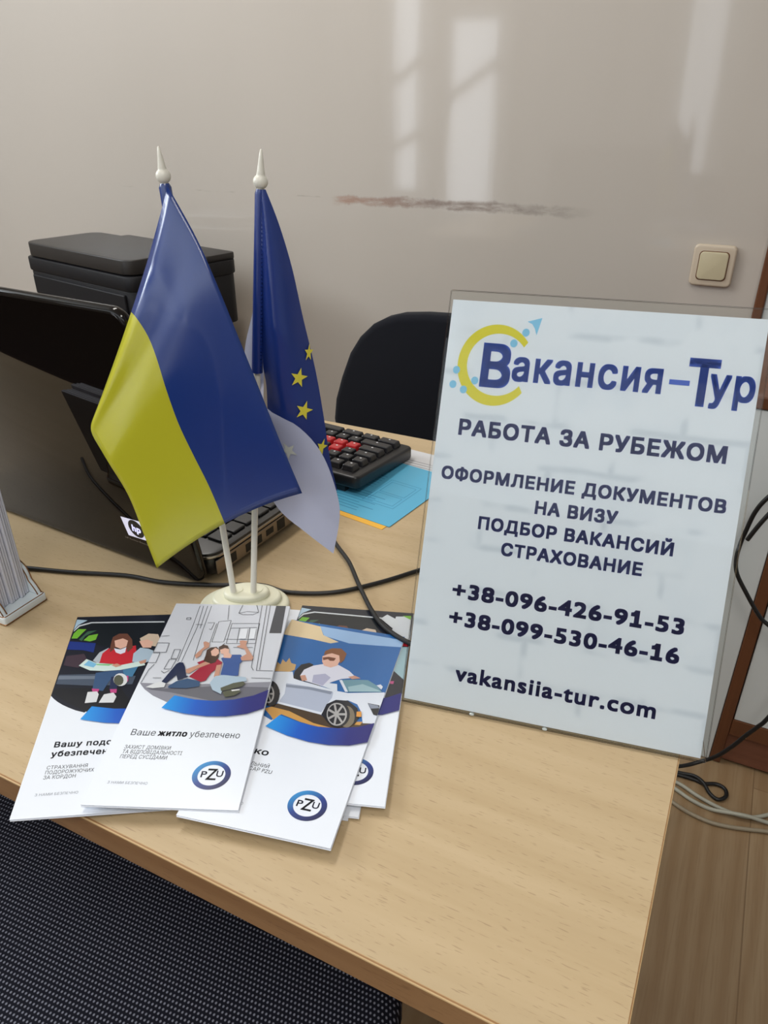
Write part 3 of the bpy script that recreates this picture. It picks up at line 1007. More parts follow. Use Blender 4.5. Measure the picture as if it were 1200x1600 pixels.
b = MB()
b.box((DX0, DY0 + 0.0012, -0.022), (DX1 - 0.0012, DY1, 0.0))
in_desk(b.build('tabletop', M_BEECH, desk))
b = MB()
b.box((DX0, DY0, -0.0222), (DX1, DY0 + 0.0016, -0.0003), M_BEECH_EDGE, 0.0006)
b.box((DX1 - 0.0016, DY0, -0.0222), (DX1, DY1, -0.0003), M_BAND, 0.0006)
b.box((DX0, DY0 - 0.0003, -0.0024), (DX1 + 0.0003, DY0 + 0.0022, 0.0002), M_BAND, 0.0008)
in_desk(b.build('edge_band', None, desk))
for xx in (DX0 + 0.02, DX1 - 0.10):
    b = MB()
    b.box((xx, DY0 + 0.10, FLOOR + 0.004), (xx + 0.022, DY1 - 0.06, -0.0225))
    in_desk(b.build('side_panel', M_BEECH_EDGE, desk))
b = MB()
b.box((DX0 + 0.042, DY1 - 0.14, -0.45), (DX1 - 0.10, DY1 - 0.12, -0.0225))
in_desk(b.build('modesty_panel', M_BEECH_EDGE, desk))

# ================================================================== NEAR CHAIR
chair = thing('office_chair', 'black dotted fabric chair pushed under the front edge of the desk', 'chair', (-0.42, 0.14, FLOOR))
M_DOT = fabric_dot_mat()
b = MB()
b.prism(round_rect(-0.27, -0.25, 0.262, 0.27, 0.09, 8), 0.40, 0.47, None, 0.022, 5)
b.build('seat', M_DOT, chair, 50, rot=(0, 0, math.radians(-4)))
b = MB()
b.prism(round_rect(-0.24, 0.0, 0.24, 0.34, 0.10, 8), -0.025, 0.025, None, 0.02, 4)
b.build('backrest', M_DOT, chair, 50, loc=(0.02, -0.30, 0.56), rot=(math.radians(100), 0, 0))
b = MB()
b.lathe([(0.0, 0.05), (0.03, 0.05), (0.03, 0.25), (0.022, 0.25), (0.022, 0.398), (0.0, 0.398)], (0, 0, 0), (0, 0, 1))
b.build('gas_lift', M_BLACK_PL, chair, 40)
b = MB()
b.box((-0.02, -0.33, 0.385), (0.06, 0.02, 0.398))
b.box((-0.01, -0.345, 0.385), (0.05, -0.325, 0.70))
b.build('back_bracket', M_BLACK_PL, chair)
for i in range(5):
    t = math.radians(72 * i + 10)
    b = MB()
    b.tube([(0, 0, 0.09), (0.14 * math.cos(t), 0.14 * math.sin(t), 0.08), (0.27 * math.cos(t), 0.27 * math.sin(t), 0.055)], 0.016)
    b.lathe([(0, -0.02), (0.026, -0.02), (0.026, 0.02), (0, 0.02)], (0.27 * math.cos(t), 0.27 * math.sin(t), 0.027), (-math.sin(t), math.cos(t), 0))
    b.build('leg', M_BLACK_PL, chair, 40)

# ================================================================== FAR CHAIR
far = thing('desk_chair', 'plain black fabric chair with rounded back standing behind the desk', 'chair', (-0.455, 1.16, FLOOR))
M_BLACK_FAB = mat('black_fabric', (20, 21, 27), 0.9, 0.15, sheen=0.05, bump=0.3, bump_scale=1200)
half = [(0.0, -0.25), (0.17, -0.25), (0.215, -0.21), (0.226, -0.131), (0.221, -0.091), (0.207, -0.046), (0.188, 0.002), (0.167, 0.034), (0.141, 0.059), (0.115, 0.073), (0.085, 0.082), (0.043, 0.087), (0.0, 0.089)]
outl = [(x, z) for x, z in half] + [(-x, z) for x, z in reversed(half[1:-1])]
b = MB()
mt = Matrix(((1, 0, 0, 0), (0, 0, -1, 0), (0, 1, 0, 0), (0, 0, 0, 1)))
b.prism(outl, -0.03, 0.01, None, 0.012, 4, mt)
bk = b.build('backrest', M_BLACK_FAB, far, 50, loc=(0, -0.0, -FLOOR))
b = MB()
b.prism(round_rect(-0.23, -0.06, 0.23, 0.34, 0.09, 8), 0.40, 0.46, None, 0.02, 4)
b.build('seat', M_BLACK_FAB, far, 50, loc=(0, 0.04, 0))
b = MB()
b.lathe([(0.0, 0.05), (0.03, 0.05), (0.03, 0.25), (0.022, 0.25), (0.022, 0.40), (0.0, 0.40)], (0, 0.15, 0), (0, 0, 1))
b.box((-0.03, 0.03, 0.385), (0.03, 0.2, 0.40))
b.box((-0.03, 0.031, 0.385), (0.03, 0.048, 0.62))
b.build('frame', M_BLACK_PL, far, 40)
for i in range(5):
    t = math.radians(72 * i)
    b = MB()
    b.tube([(0, 0.15, 0.09), (0.13 * math.cos(t), 0.15 + 0.13 * math.sin(t), 0.08), (0.24 * math.cos(t), 0.15 + 0.24 * math.sin(t), 0.055)], 0.016)
    b.lathe([(0, -0.02), (0.026, -0.02), (0.026, 0.02), (0, 0.02)], (0.24 * math.cos(t), 0.15 + 0.24 * math.sin(t), 0.027), (-math.sin(t), math.cos(t), 0))
    b.build('leg', M_BLACK_PL, far, 40)

# ================================================================== CABINET on the right
cab = thing('cabinet', 'low cabinet with off white doors in a brown wood frame behind the sign', 'cabinet', (0.25, 1.45, FLOOR))


def in_cab(o):
    o.location = (-0.25, -1.45, -FLOOR)
    return o


CY = 1.24
b = MB()
b.box((-0.16, CY + 0.02, -0.745), (0.80, WALL_Y - 0.03, -0.02))
in_cab(b.build('body', M_REDBROWN, cab))
b = MB()
b.box((-0.18, CY - 0.006, -0.02), (0.82, WALL_Y - 0.025, 0.0), None, 0.002)
in_cab(b.build('top', M_BROWN, cab))
for x0, x1, z0 in ((-0.155, 0.106, -0.748), (0.129, 0.60, -0.633)):
    b = MB()
    b.box((x0, CY - 0.002, z0), (x1, CY + 0.018, -0.022), None, 0.0015)
    in_cab(b.build('door', M_OFFWHITE, cab))
for x0, x1 in ((0.107, 0.127), (0.602, 0.625)):
    b = MB()
    b.box((x0, CY - 0.004, -0.748), (x1, CY + 0.019, -0.021), None, 0.0015)
    in_cab(b.build('post', M_BROWN, cab))
b = MB()
b.box((0.1275, CY - 0.003, -0.672), (0.6015, CY + 0.018, -0.634), None, 0.0015)
in_cab(b.build('rail', M_BROWN, cab))
b = MB()
b.box((0.1275, CY + 0.004, -0.742), (0.6015, CY + 0.019, -0.673), None, 0.001)
in_cab(b.build('plinth', M_REDBROWN, cab))

# ================================================================== LIGHT SWITCH
sw = thing('light_switch', 'cream square rocker light switch on the back wall', 'switch', (-0.0955, WALL_Y, 0.1095))
M_SW = mat('switch_plastic', (196, 180, 158), 0.35)
M_SW2 = mat('switch_rocker_plastic', (192, 180, 148), 0.3)
mv = Matrix(((1, 0, 0, 0), (0, 0, -1, 0), (0, 1, 0, 0), (0, 0, 0, 1)))
b = MB()
b.prism(round_rect(-0.0405, -0.0405, 0.0405, 0.0405, 0.010, 6), 0.0003, 0.011, None, 0.0045, 4, mv)
b.build('frame', M_SW, sw, 45)
b = MB()
b.prism(round_rect(-0.0285, -0.0285, 0.0285, 0.0285, 0.008, 6), 0.010, 0.0116, M_BROWN, 0, 1, mv)
b.build('gap_ring', mat('switch_gap', (96, 82, 62), 0.6), sw)
b = MB()
b.prism(round_rect(-0.027, -0.027, 0.027, 0.027, 0.008, 6), 0.0112, 0.0145, None, 0.002, 3, mv)
b.build('rocker', M_SW2, sw, 45, rot=(math.radians(-1.5), 0, 0))

# ================================================================== PRINTER and its stand
PY = -0.22
M_DARKTABLE = mat('dark_table', (34, 30, 28), 0.5)
stand = thing('printer_stand', 'low dark side table under the black printer', 'table', (-1.40, 1.46, FLOOR))
b = MB()
b.box((-0.32, -0.19, 0.645), (0.12, 0.21, 0.67), None, 0.002)
b.build('tabletop', M_DARKTABLE, stand)
for sx in (-0.29, 0.09):
    for sy in (-0.16, 0.18):
        b = MB()
        b.box((sx - 0.018, sy - 0.018, 0.002), (sx + 0.018, sy + 0.018, 0.6445), None, 0.002)
        b.build('leg', M_DARKTABLE, stand)

pr = thing('printer', 'matte black multifunction printer against the wall behind the open laptop', 'printer', (-1.66, 1.332, -0.0795), (0, 0, PY))
M_PR = mat('printer_plastic', (18, 17, 20), 0.5, 0.35, bump=0.2, bump_scale=700)
M_PRT = mat('printer_lid_plastic', (40, 36, 33), 0.42, bump=0.2, bump_scale=700)
b = MB()
b.prism(round_rect(0.0, 0.0, 0.45, 0.30, 0.03, 6), 0.0, 0.118, None, 0.003, 2)
b.prism(round_rect(-0.003, -0.003, 0.453, 0.303, 0.03, 6), 0.118, 0.150, None, 0.003, 2)
b.build('body', M_PR, pr, 40)
b = MB()
b.prism(round_rect(0.004, 0.0, 0.446, 0.205, 0.035, 8), 0.152, 0.1845, None, 0.003, 3)
b.build('scanner_lid', M_PRT, pr, 40)
b = MB()
b.prism(round_rect(0.004, 0.208, 0.446, 0.30, 0.012, 5), 0.150, 0.166, None, 0.003, 2)
b.build('rear_cover', M_PRT, pr, 40)
b = MB()
b.box((0.03, -0.006, 0.064), (0.42, 0.002, 0.110), None, 0.003)
b.build('front_panel', M_PR, pr)
b = MB()
b.box((0.03, -0.007, 0.012), (0.42, 0.002, 0.056), None, 0.003)
b.build('paper_tray', M_PR, pr)
b = MB()
b.box((0.4425, 0.05, 0.055), (0.4515, 0.20, 0.105), None, 0.003)
b.build('side_panel', mat('printer_side', (38, 37, 42), 0.35), pr)

# ================================================================== LAPTOP
LY = -0.07
lap = thing('laptop', 'open dark laptop with glossy brown lid back turned to the viewer', 'laptop', (-0.405, 0.438, 0.0), (0, 0, LY))
M_LIDM = mat('glossy_dark_lid', (18, 13, 10), 0.5, 0.0, coat=0.66, coat_rough=0.025)
M_LAPB = mat('laptop_black', (24, 23, 24), 0.35, coat=0.3, coat_rough=0.2)
M_CHROME = mat('brushed_chrome', (176, 166, 154), 0.28, metal=1.0)
M_PORT = mat('port_black', (8, 8, 9), 0.5)
b = MB()
b.prism(round_rect(-0.38, 0.012, 0.0, 0.218, 0.018, 6), 0.004, 0.026, None, 0.003, 3)
b.build('base', M_LAPB, lap, 40)
b = MB()
b.prism(round_rect(-0.3815, 0.0105, 0.0015, 0.2195, 0.019, 6), 0.0225, 0.0262, None, 0.0012, 3)
b.build('chrome_rim', M_CHROME, lap, 40)
b = MB()
b.prism(round_rect(-0.381, 0.011, 0.001, 0.219, 0.019, 6), 0.0265, 0.029, None, 0.0008, 2)
b.build('deck', M_LAPB, lap, 40)
b = MB()
b.box((0.0002, 0.018, 0.0065), (0.0016, 0.205, 0.0215), None, 0.0006)
b.build('side_strip', mat('side_strip_metal', (150, 140, 130), 0.35, metal=1.0), lap)
for y0, y1, z0, z1 in ((0.034, 0.046, 0.009, 0.019), (0.060, 0.085, 0.009, 0.018), (0.092, 0.104, 0.011, 0.018), (0.110, 0.123, 0.008, 0.020), (0.133, 0.148, 0.010, 0.017), (0.158, 0.173, 0.010, 0.017)):
    b = MB()
    b.box((0.0008, y0, z0), (0.0019, y1, z1), None, 0.0003)
    b.build('port', M_PORT, lap)
keys0 = None
for r in range(5):
    for c in range(19):
        x = -0.372 + c * 0.0193
        y = 0.036 + r * 0.0193
        if keys0 is None:
            b = MB()
            b.box((0.0, 0.0, 0.0), (0.0172, 0.0172, 0.0035), None, 0.0012)
            keys0 = b.build('key', M_LAPB, lap, loc=(x, y, 0.0288))
        else:
            k = keys0.copy()
            COL.objects.link(k)
            k.location = (x, y, 0.0288)
b = MB()
b.box((-0.24, 0.150, 0.0291), (-0.14, 0.205, 0.0296))
b.build('touchpad', mat('touchpad', (48, 46, 46), 0.3), lap)
# the lid leans back over the front of the base
LT = 0.157
lidM = Matrix.Translation((0, 0, 0.012)) @ Matrix.Rotation(math.radians(90) + LT, 4, 'X')
b = MB()
b.prism(round_rect(-0.38, -0.010, 0.0, 0.2575, 0.016, 8), -0.010, 0.0, None, 0.0045, 5)
lid = b.build('lid', M_LIDM, lap, 45)
lid.matrix_local = lidM
# outward side of the lid faces local +z after the turn
b = MB()
b.prism(round_rect(-0.366, 0.012, -0.014, 0.246, 0.004, 3), -0.0106, -0.0101, None)
scr = b.build('screen', mat('dark_screen', (12, 12, 14), 0.15), lid)
b = MB()
pl = lambda u, v: Vector((u, v, 0.00012))
b.poly([pl(-0.0892, 0.0455), pl(-0.0868, 0.0238), pl(-0.0560, 0.0250), pl(-0.0585, 0.0475)], mat('lit_logo', (226, 226, 250), 0.4, emit=0.55))
pl2 = lambda u, v: Vector((u, v, 0.00020))
b.poly([pl2(x, y) for x, y in ellipse(-0.0722, 0.0358, 0.0098, 0.0104, 32)], mat('logo_black', (14, 13, 18), 0.4))
pl3 = lambda u, v: Vector((u, -v, 0.00028))
lettering(b, pl3, 'h', -0.0783, -0.0733, -0.0318, 0.0085, mat('lit_logo', (226, 226, 250)), 0.05, 'H', 0.18)
lettering(b, pl3, 'p', -0.0725, -0.0668, -0.0318, 0.0085, mat('lit_logo', (226, 226, 250)), 0.05, 'H', 0.18)
b.build('logo_badge', None, lid)
b = MB()
lettering(b, pl3, 'HP Pavilion Entertainment PC', -0.0925, -0.046, -0.0188, 0.0020, mat('badge_grey', (150, 140, 128), 0.4), 0.0, 'H')
b.build('badge_lettering', None, lid)
for hx in (-0.33, -0.05):
    b = MB()
    b.lathe([(0, 0), (0.0065, 0), (0.0065, 0.045), (0, 0.045)], (hx - 0.0225, 0.013, 0.0335), (1, 0, 0))
    b.build('hinge', M_LAPB, lap, 40)

# ================================================================== KEYBOARD
KY = -0.10
kb = thing('keyboard', 'black desktop keyboard with red letter keys lying behind the laptop', 'keyboard', (-0.364, 0.664, 0.0012), (0, 0, KY))
M_KB = mat('keyboard_black', (24, 23, 25), 0.35)
M_KEY = mat('keycap_black', (30, 29, 31), 0.25)
M_KRED = mat('keycap_red', (176, 34, 38), 0.25)
M_KCH = mat('keycap_print', (200, 200, 200), 0.5)
b = MB()
kt = Matrix(((1, 0, 0, 0), (0, 1, 0, 0), (0, -0.06, 1, 0), (0, 0, 0, 1)))
b.prism(round_rect(-0.44, 0.0, 0.0, 0.128, 0.008, 5), 0.008, 0.0235, None, 0.003, 3, kt)
b.build('housing', M_KB, kb, 40)
b = MB()
for x in (-0.40, -0.05):
    b.box((x - 0.03, 0.004, 0.0), (x + 0.03, 0.012, 0.0085))
    b.box((x - 0.02, 0.112, 0.0), (x + 0.02, 0.124, 0.0030))
b.build('foot', M_KB, kb)
rows = [(0.018, [1] * 15), (0.0375, [1] * 13 + [2]), (0.056, [1.5] + [1] * 12 + [1.5]), (0.0745, [1.8] + [1] * 11 + [2.2]), (0.093, [2.3] + [1] * 10 + [2.7]), (0.1115, [1.4, 1.2, 1.4, 5.5, 1.4, 1.2, 1.4])]
red = {(2, 2), (3, 1), (3, 2), (3, 3)}
protos = {}
for ri, (ky, ws) in enumerate(rows):
    x = -0.012
    unit = (0.285 / sum(ws))
    for ci, w in enumerate(ws):
        kw = w * unit
        isred = (ri, ci) in red
        key = (round(kw, 4), isred)
        zc = 0.0235 - 0.06 * ky
        loc = (x - kw, ky - 0.008, zc)
        if key not in protos:
            b = MB()
            fs = b.box((0.0008, 0.0008, 0.0), (kw - 0.0008, 0.0158, 0.0072), M_KRED if isred else M_KEY)
            for v in set(v for f in fs for v in f.verts):
                if v.co.z > 0.004:
                    v.co.x += 0.0018 * (1 if v.co.x < kw / 2 else -1)
                    v.co.y += 0.0018 * (1 if v.co.y < 0.008 else -1)
            es = list(set(e for f in fs for e in f.edges))
            bmesh.ops.bevel(b.bm, geom=es, offset=0.0011, segments=2, profile=0.5, affect='EDGES')
            for f in b.bm.faces:
                f.material_index = 0
            k_mark = b.slot(M_KCH)
            b.poly([(kw * 0.5 - 0.0012, 0.0095, 0.00725), (kw * 0.5 + 0.0012, 0.0095, 0.00725), (kw * 0.5 + 0.0012, 0.0115, 0.00725), (kw * 0.5 - 0.0012, 0.0115, 0.00725)], M_KCH)
            o = b.build('keycap', None, kb, loc=loc)
            protos[key] = o
        else:
            o = protos[key].copy()
            COL.objects.link(o)
            o.location = loc
        if isred:
            o['label'] = 'red keycap'
        x -= kw

# ================================================================== PAPERS on the desk
M_BLUE = mat('blue_sheet', (88, 172, 206), 0.4)
M_BLUE_INK = mat('blue_ink', (56, 132, 172), 0.45)
M_ORANGE = mat('orange_sheet', (236, 178, 62), 0.5)
M_FORM = mat('form_paper', (206, 206, 208), 0.5)
M_INK = mat('form_ink', (130, 130, 136), 0.5)


def sheet(name, label, cat, loc, rz, w, d, m, extra=None, t=0.0004):
    b = MB()
    b.box((-w, 0, 0), (0, d, t), m)
    if extra:
        extra(b, t)
    return tag(b.build(name, None, loc=loc, rot=(0, 0, rz)), label, cat)


def blue_print(b, t):
    rnd = random.Random(3)
    z = t + 0.00006
    for i in range(9):
        y = 0.010 + i * 0.0055
        x0 = -0.145 + rnd.random() * 0.02
        x1 = -0.035 - rnd.random() * 0.03
        b.poly([(x0, y, z), (x1, y, z), (x1, y + 0.0012, z), (x0, y + 0.0012, z)], M_BLUE_INK)
    for (x0, y0, x1, y1) in ((-0.062, 0.035, -0.020, 0.095), (-0.058, 0.040, -0.024, 0.060), (-0.058, 0.064, -0.024, 0.090)):
        for a in ((x0, y0, x1, y0 + 0.0007), (x0, y1, x1, y1 + 0.0007), (x0, y0, x0 + 0.0007, y1), (x1, y0, x1 + 0.0007, y1)):
            b.poly([(a[0], a[1], z), (a[2], a[1], z), (a[2], a[3], z), (a[0], a[3], z)], M_BLUE_INK)
    for i in range(6):
        y = 0.068 + i * 0.006
        b.poly([(-0.11, y, z), (-0.07, y, z), (-0.07, y + 0.001, z), (-0.11, y + 0.001, z)], M_BLUE_INK)


def form_print(b, t):
    z = t + 0.00006
    for i in range(5):
        b.poly([(-0.13, 0.006 + i * 0.006, z), (-0.01, 0.006 + i * 0.006, z), (-0.01, 0.0072 + i * 0.006, z), (-0.13, 0.0072 + i * 0.006, z)], M_INK)


sheet('orange_sheet', 'orange paper peeking out from under the blue sheet', 'paper', (-0.306, 0.6105, 0.0001), -0.16, 0.12, 0.11, M_ORANGE)
sheet('printed_form', 'white printed form behind the blue sheet by the keyboard end', 'paper', (-0.24, 0.742, 0.0001), -0.10, 0.16, 0.060, M_FORM, form_print)
sheet('blue_sheet', 'light blue printed sheet partly under the keyboard', 'paper', (-0.301, 0.618, 0.0006), -0.15, 0.16, 0.142, M_BLUE, blue_print)

# ================================================================== FLAG STAND
base = thing('flag_stand', 'cream plastic stepped oval stand holding two flag poles', 'flag stand', (-0.3532, 0.4306, 0.0))
sa = math.atan2(0.0079, 0.0157)


def oval(rx, ry, n=48):
    return ellipse(0, 0, rx, ry, n)


b = MB()
b.prism(oval(0.040, 0.030), 0.0003, 0.0075, None, 0.0035, 4)
b.build('foot', M_CREAM, base, 45, rot=(0, 0, sa))
b = MB()
b.prism(oval(0.031, 0.0205), 0.006, 0.0125, None, 0.0030, 4)
b.build('step', M_CREAM, base, 45, loc=(0.0, 0.004, 0), rot=(0, 0, sa))
b = MB()
b.prism(oval(0.0205, 0.0135), 0.011, 0.0180, None, 0.0030, 4)
for q in (-0.0088, 0.0088):
    b.lathe([(0.0, 0.0185), (0.0058, 0.0185), (0.0058, 0.016), (0.0062, 0.014)], (q, 0, 0), (0, 0, 1), None, 20)
b.build('socket_block', M_CREAM, base, 45, loc=(0.0, 0.004, 0), rot=(0, 0, sa))

NRM = Vector(FLAG_N)


def pole_parts(parent, a, bt, tip):
    a, bt, tip = Vector(a), Vector(bt), Vector(tip)
    d = (bt - a).normalized()
    L = (bt - a).length
    b = MB()
    b.lathe([(0.0, 0.0), (0.0027, 0.0), (0.0025, L), (0.0, L)], a, d, None, 16)
    b.build('pole', M_POLE, parent, 40)
    b = MB()
    h = (tip - bt).length
    prof = [(0.0, -0.0048)] + [(0.0050 * math.sin(math.radians(t)), -0.0048 * math.cos(math.radians(t))) for t in range(15, 146, 10)]
    prof += [(0.0029, 0.0046), (0.0025, 0.0065), (0.0016, h * 0.7), (0.0008, h * 0.96), (0.0, h)]
    b.lathe(prof, bt, d, None, 20)
    b.build('finial', M_POLE, parent, 60)
    return a, d, L


def patch(curves, nu, nt):
    """smooth sheet through three curves, given as lists of 3D points"""
    C = [resample(c, nu) for c in curves]
    rows = []
    for i in range(nu + 1):
        row = []
        for j in range(nt + 1):
            t = j / nt
            l0 = 2 * (t - 0.5) * (t - 1)
            l1 = -4 * t * (t - 1)
            l2 = 2 * t * (t - 0.5)
            row.append(C[0][i] * l0 + C[1][i] * l1 + C[2][i] * l2)
        rows.append(row)
    return rows


# ------------------------------------------------------------------ Ukrainian flag
M_UBLUE = satin_mat('flag_blue', (24, 54, 124), 0.27, 0.08)
M_UYEL = satin_mat('flag_yellow', (198, 194, 46), 0.27, 0.12)
M_EBLUE = satin_mat('europe_blue', (25, 50, 122), 0.28, 0.05)
M_STAR = mat('star_yellow', (226, 214, 70), 0.5)
M_BACKCLOTH = satin_mat('pale_reverse', (196, 200, 222), 0.5, 0.25)
M_PSTAR = mat('star_seen_through', (206, 208, 196), 0.6)

ua = thing('table_flag', 'blue and yellow table flag on the left pole of the stand', 'flag', UA_POLE[0])
org = Vector(UA_POLE[0])
rel = lambda pts: [Vector(p) - org for p in pts]
a, d, L = pole_parts(ua, *rel(UA_POLE))
N = 40
rows = patch([rel(UA_TOP), rel(UA_MID), rel(UA_BOT)], 36, N)
for i, r in enumerate(rows):
    s = i / 36
    for j in range(N + 1):
        t = j / N
        roll = 0.030 * (1 - math.sqrt(max(0.0, 1 - max(0.0, 1 - s / 0.34) ** 2))) * min(1, 3.5 * t)
        r[j] = r[j] + Vector((-0.68, 0.66, -0.32)) * roll + NRM * (0.0020 * math.sin(5.0 * s + 2.2 * t) * min(1, 4 * s) * min(1, 3 * (t + 0.1)))
b = MB()
b.grid(rows, lambda i, j: M_UBLUE if j < N // 2 else M_UYEL)
fold = rows[0]
# the cloth turns at the fold and runs back to the sleeve on the pole
back = []
for j in range(N + 1):
    t = j / N
    pp = a + d * (L - 0.004 - 0.145 * t)
    f0 = fold[j]
    line = []
    for k in range(9):
        w = k / 8
        q = f0.lerp(pp, w) - NRM * (0.010 * math.sin(math.pi * min(1, w)) * (0.3 + 0.7 * t))
        line.append(q)
    back.append(line)
b.grid([[back[j][k] for j in range(N + 1)] for k in range(9)], lambda i, j: M_UBLUE if j < N // 2 else M_UYEL)
b.build('cloth', None, ua, 80, solid=0.0003)
b = MB()
b.lathe([(0.0029, L - 0.0045), (0.0042, L - 0.007), (0.0041, L - 0.078)], a, d, M_UBLUE, 16)
b.lathe([(0.0041, L - 0.078), (0.0042, L - 0.145), (0.0030, L - 0.146)], a, d, M_UYEL, 16)
b.build('sleeve', None, ua, 60)

# ------------------------------------------------------------------ European flag
eu = thing('table_flag', 'dark blue table flag with yellow stars on the right pole of the stand', 'flag', EU_POLE[0])
org = Vector(EU_POLE[0])
a, d, L = pole_parts(eu, *rel(EU_POLE))
sl0, sl1 = a + d * (L - 0.0045), a + d * (L - 0.0045 - 0.128)
b = MB()
dd = (sl1 - sl0)
b.lathe([(0.0028, 0.0), (0.0037, 0.003), (0.0040, dd.length * 0.5), (0.0042, dd.length), (0.0030, dd.length + 0.0004)], sl0, dd, M_EBLUE, 16)
sd = (CR - CR.dot(dd.normalized()) * dd.normalized()).normalized()
for i in range(46):
    q = sl0 + dd * ((i + 0.5) / 46) + sd * (0.0022 + 0.0010 * i / 46) + NRM * 0.0034
    b.box(q - Vector((0.0006, 0.0006, 0.0009)), q + Vector((0.0006, 0.0006, 0.0009)), M_EBLUE)
b.build('sleeve', None, eu, 50)
EL, ER = resample(rel(EU_L), 40), resample(rel(EU_R), 40)
NW = 24


def eu_pt(s, w):
    k = s * 40
    i = min(int(k), 39)
    f = k - i
    l = EL[i].lerp(EL[i + 1], f)
    r = ER[i].lerp(ER[i + 1], f)
    p = l.lerp(r, w)
    bul = 0.017 * min(1.0, s * 2.2) * (1 - 0.45 * s)
    g = math.sin(math.pi * min(1.0, w * 1.35)) if w < 0.37 else math.cos((w - 0.37) / 0.63 * math.pi * 0.55)
    return p + NRM * (bul * g)


b = MB()
b.grid([[eu_pt(i / 40, w / NW) for w in range(NW + 1)] for i in range(41)], lambda i, j: M_EBLUE)


def star_on(b, surf, s0, w0, size, m, rot=0.0, du=None, lift=0.0009, squash=1.0):
    c = surf(s0, w0)
    e = 0.01
    tu = (surf(s0, min(w0 + e, 1.0)) - surf(s0, max(w0 - e, 0.0)))
    tv = (surf(max(s0 - e, 0.0), w0) - surf(min(s0 + e, 1.0), w0))
    tu.normalize()
    tv = (tv - tv.dot(tu) * tu).normalized()
    nn = tu.cross(tv)
    if nn.dot(NRM) < 0:
        nn = -nn
    pts = []
    for i in range(10):
        rr = size if i % 2 == 0 else size * 0.40
        t = math.radians(90 + 36 * i) + rot
        pts.append(c + tu * rr * math.cos(t) * squash + tv * rr * math.sin(t) + nn * lift)
    for i in range(10):
        b.poly([c + nn * lift, pts[i], pts[(i + 1) % 10]], m)


for s0, w0, sz, rt, sq in EU_STARS:
    star_on(b, eu_pt, s0, w0, sz, M_STAR, rt, squash=sq)
b.build('cloth', None, eu, 80)
WL, WR = resample(rel(EUW_L), 40), resample(rel(EUW_R), 40)


def euw_pt(s, w):
    k = s * 40
    i = min(int(k), 39)
    f = k - i
    p = WL[i].lerp(WL[i + 1], f).lerp(WR[i].lerp(WR[i + 1], f), w)
    return p + NRM * (0.004 * math.sin(math.pi * w) * math.sin(math.pi * s))


b = MB()
b.grid([[euw_pt(i / 40, w / 16) for w in range(17)] for i in range(41)], lambda i, j: M_BACKCLOTH)
for s0, w0, sz, rt in EUW_STARS:
    star_on(b, euw_pt, s0, w0, sz, M_PSTAR, rt, lift=0.0006)
o = b.build('folded_corner', None, eu, 80)
o['label'] = 'pale unprinted reverse of the flag'

# ================================================================== SIGN
ST, TL_ = 0.17102, 0.43434
su = Vector((math.cos(ST), math.sin(ST), 0))
sn = Vector((-math.sin(ST), math.cos(ST), 0))
sv = Vector((0, 0, 1)) * math.cos(TL_) + sn * math.sin(TL_)
sw_ = su.cross(sv)
SM = Matrix((su, sv, sw_)).transposed().to_4x4()
SM.translation = Vector((-0.17553, 0.38640, 0.0032))

hold = thing('sign_holder', 'clear acrylic sign holder leaning back on the desk corner', 'sign holder')
hold.matrix_world = SM
b = MB()
b.prism(round_rect(-0.0022, -0.0022, 0.2136, 0.3036, 0.0015, 3), 0.0004, 0.0018, None, 0.0002, 1)
b.build('front_sheet', M_ACRYLIC, hold)
b = MB()
b.prism(round_rect(-0.0022, -0.0022, 0.2136, 0.3036, 0.0015, 3), -0.0022, -0.0008, None, 0.0002, 1)
b.build('back_sheet', M_ACRYLIC, hold)
b = MB()
inv = SM.inverted()
fp = []
for q in ((-0.0022, 0.0), (0.2136, 0.0), (0.2136, 0.085), (-0.0022, 0.085)):
    w = Vector((-0.17553, 0.38640, 0)) + su * q[0] + sn * (q[1] - 0.0005)
    fp.append(w)
vs0 = [b.bm.verts.new(inv @ Vector((p.x, p.y, 0.0003))) for p in fp]
vs1 = [b.bm.verts.new(inv @ Vector((p.x, p.y, 0.0018))) for p in fp]
b.bm.faces.new(list(reversed(vs0)))
b.bm.faces.new(vs1)
for i in range(4):
    b.bm.faces.new((vs0[i], vs0[(i + 1) % 4], vs1[(i + 1) % 4], vs1[i]))
b.build('foot_plate', M_ACRYLIC, hold)
M_EDGE = mat('acrylic_edge', (196, 204, 202), 0.15, 0.8)
for x in (0.052, 0.105):
    b = MB()
    b.prism(ellipse(x, -0.0014, 0.0018, 0.0010, 14), -0.0008, 0.0020, None, 0.0003, 1)
    b.build('stud', M_EDGE, hold)

post = thing('poster', 'white printed advertising sheet inside the clear sign holder', 'poster')
post.matrix_world = SM
b = MB()
b.box((0.0, 0.0, -0.0006), (0.210, 0.297, 0.0))
b.build('sheet', poster_mat(), post)
PB = lambda u, v: Vector((u / 1000, 0.297 - v / 1000, 0.00008))
PB2 = lambda u, v: Vector((u / 1000, 0.297 - v / 1000, 0.00015))
PB3 = lambda u, v: Vector((u / 1000, 0.297 - v / 1000, 0.00022))
M_LB = mat('logo_blue', (38, 82, 186), 0.45)
M_LY = mat('logo_yellow', (216, 206, 28), 0.45)
M_LC = mat('logo_sky', (128, 196, 228), 0.45)
b = MB()
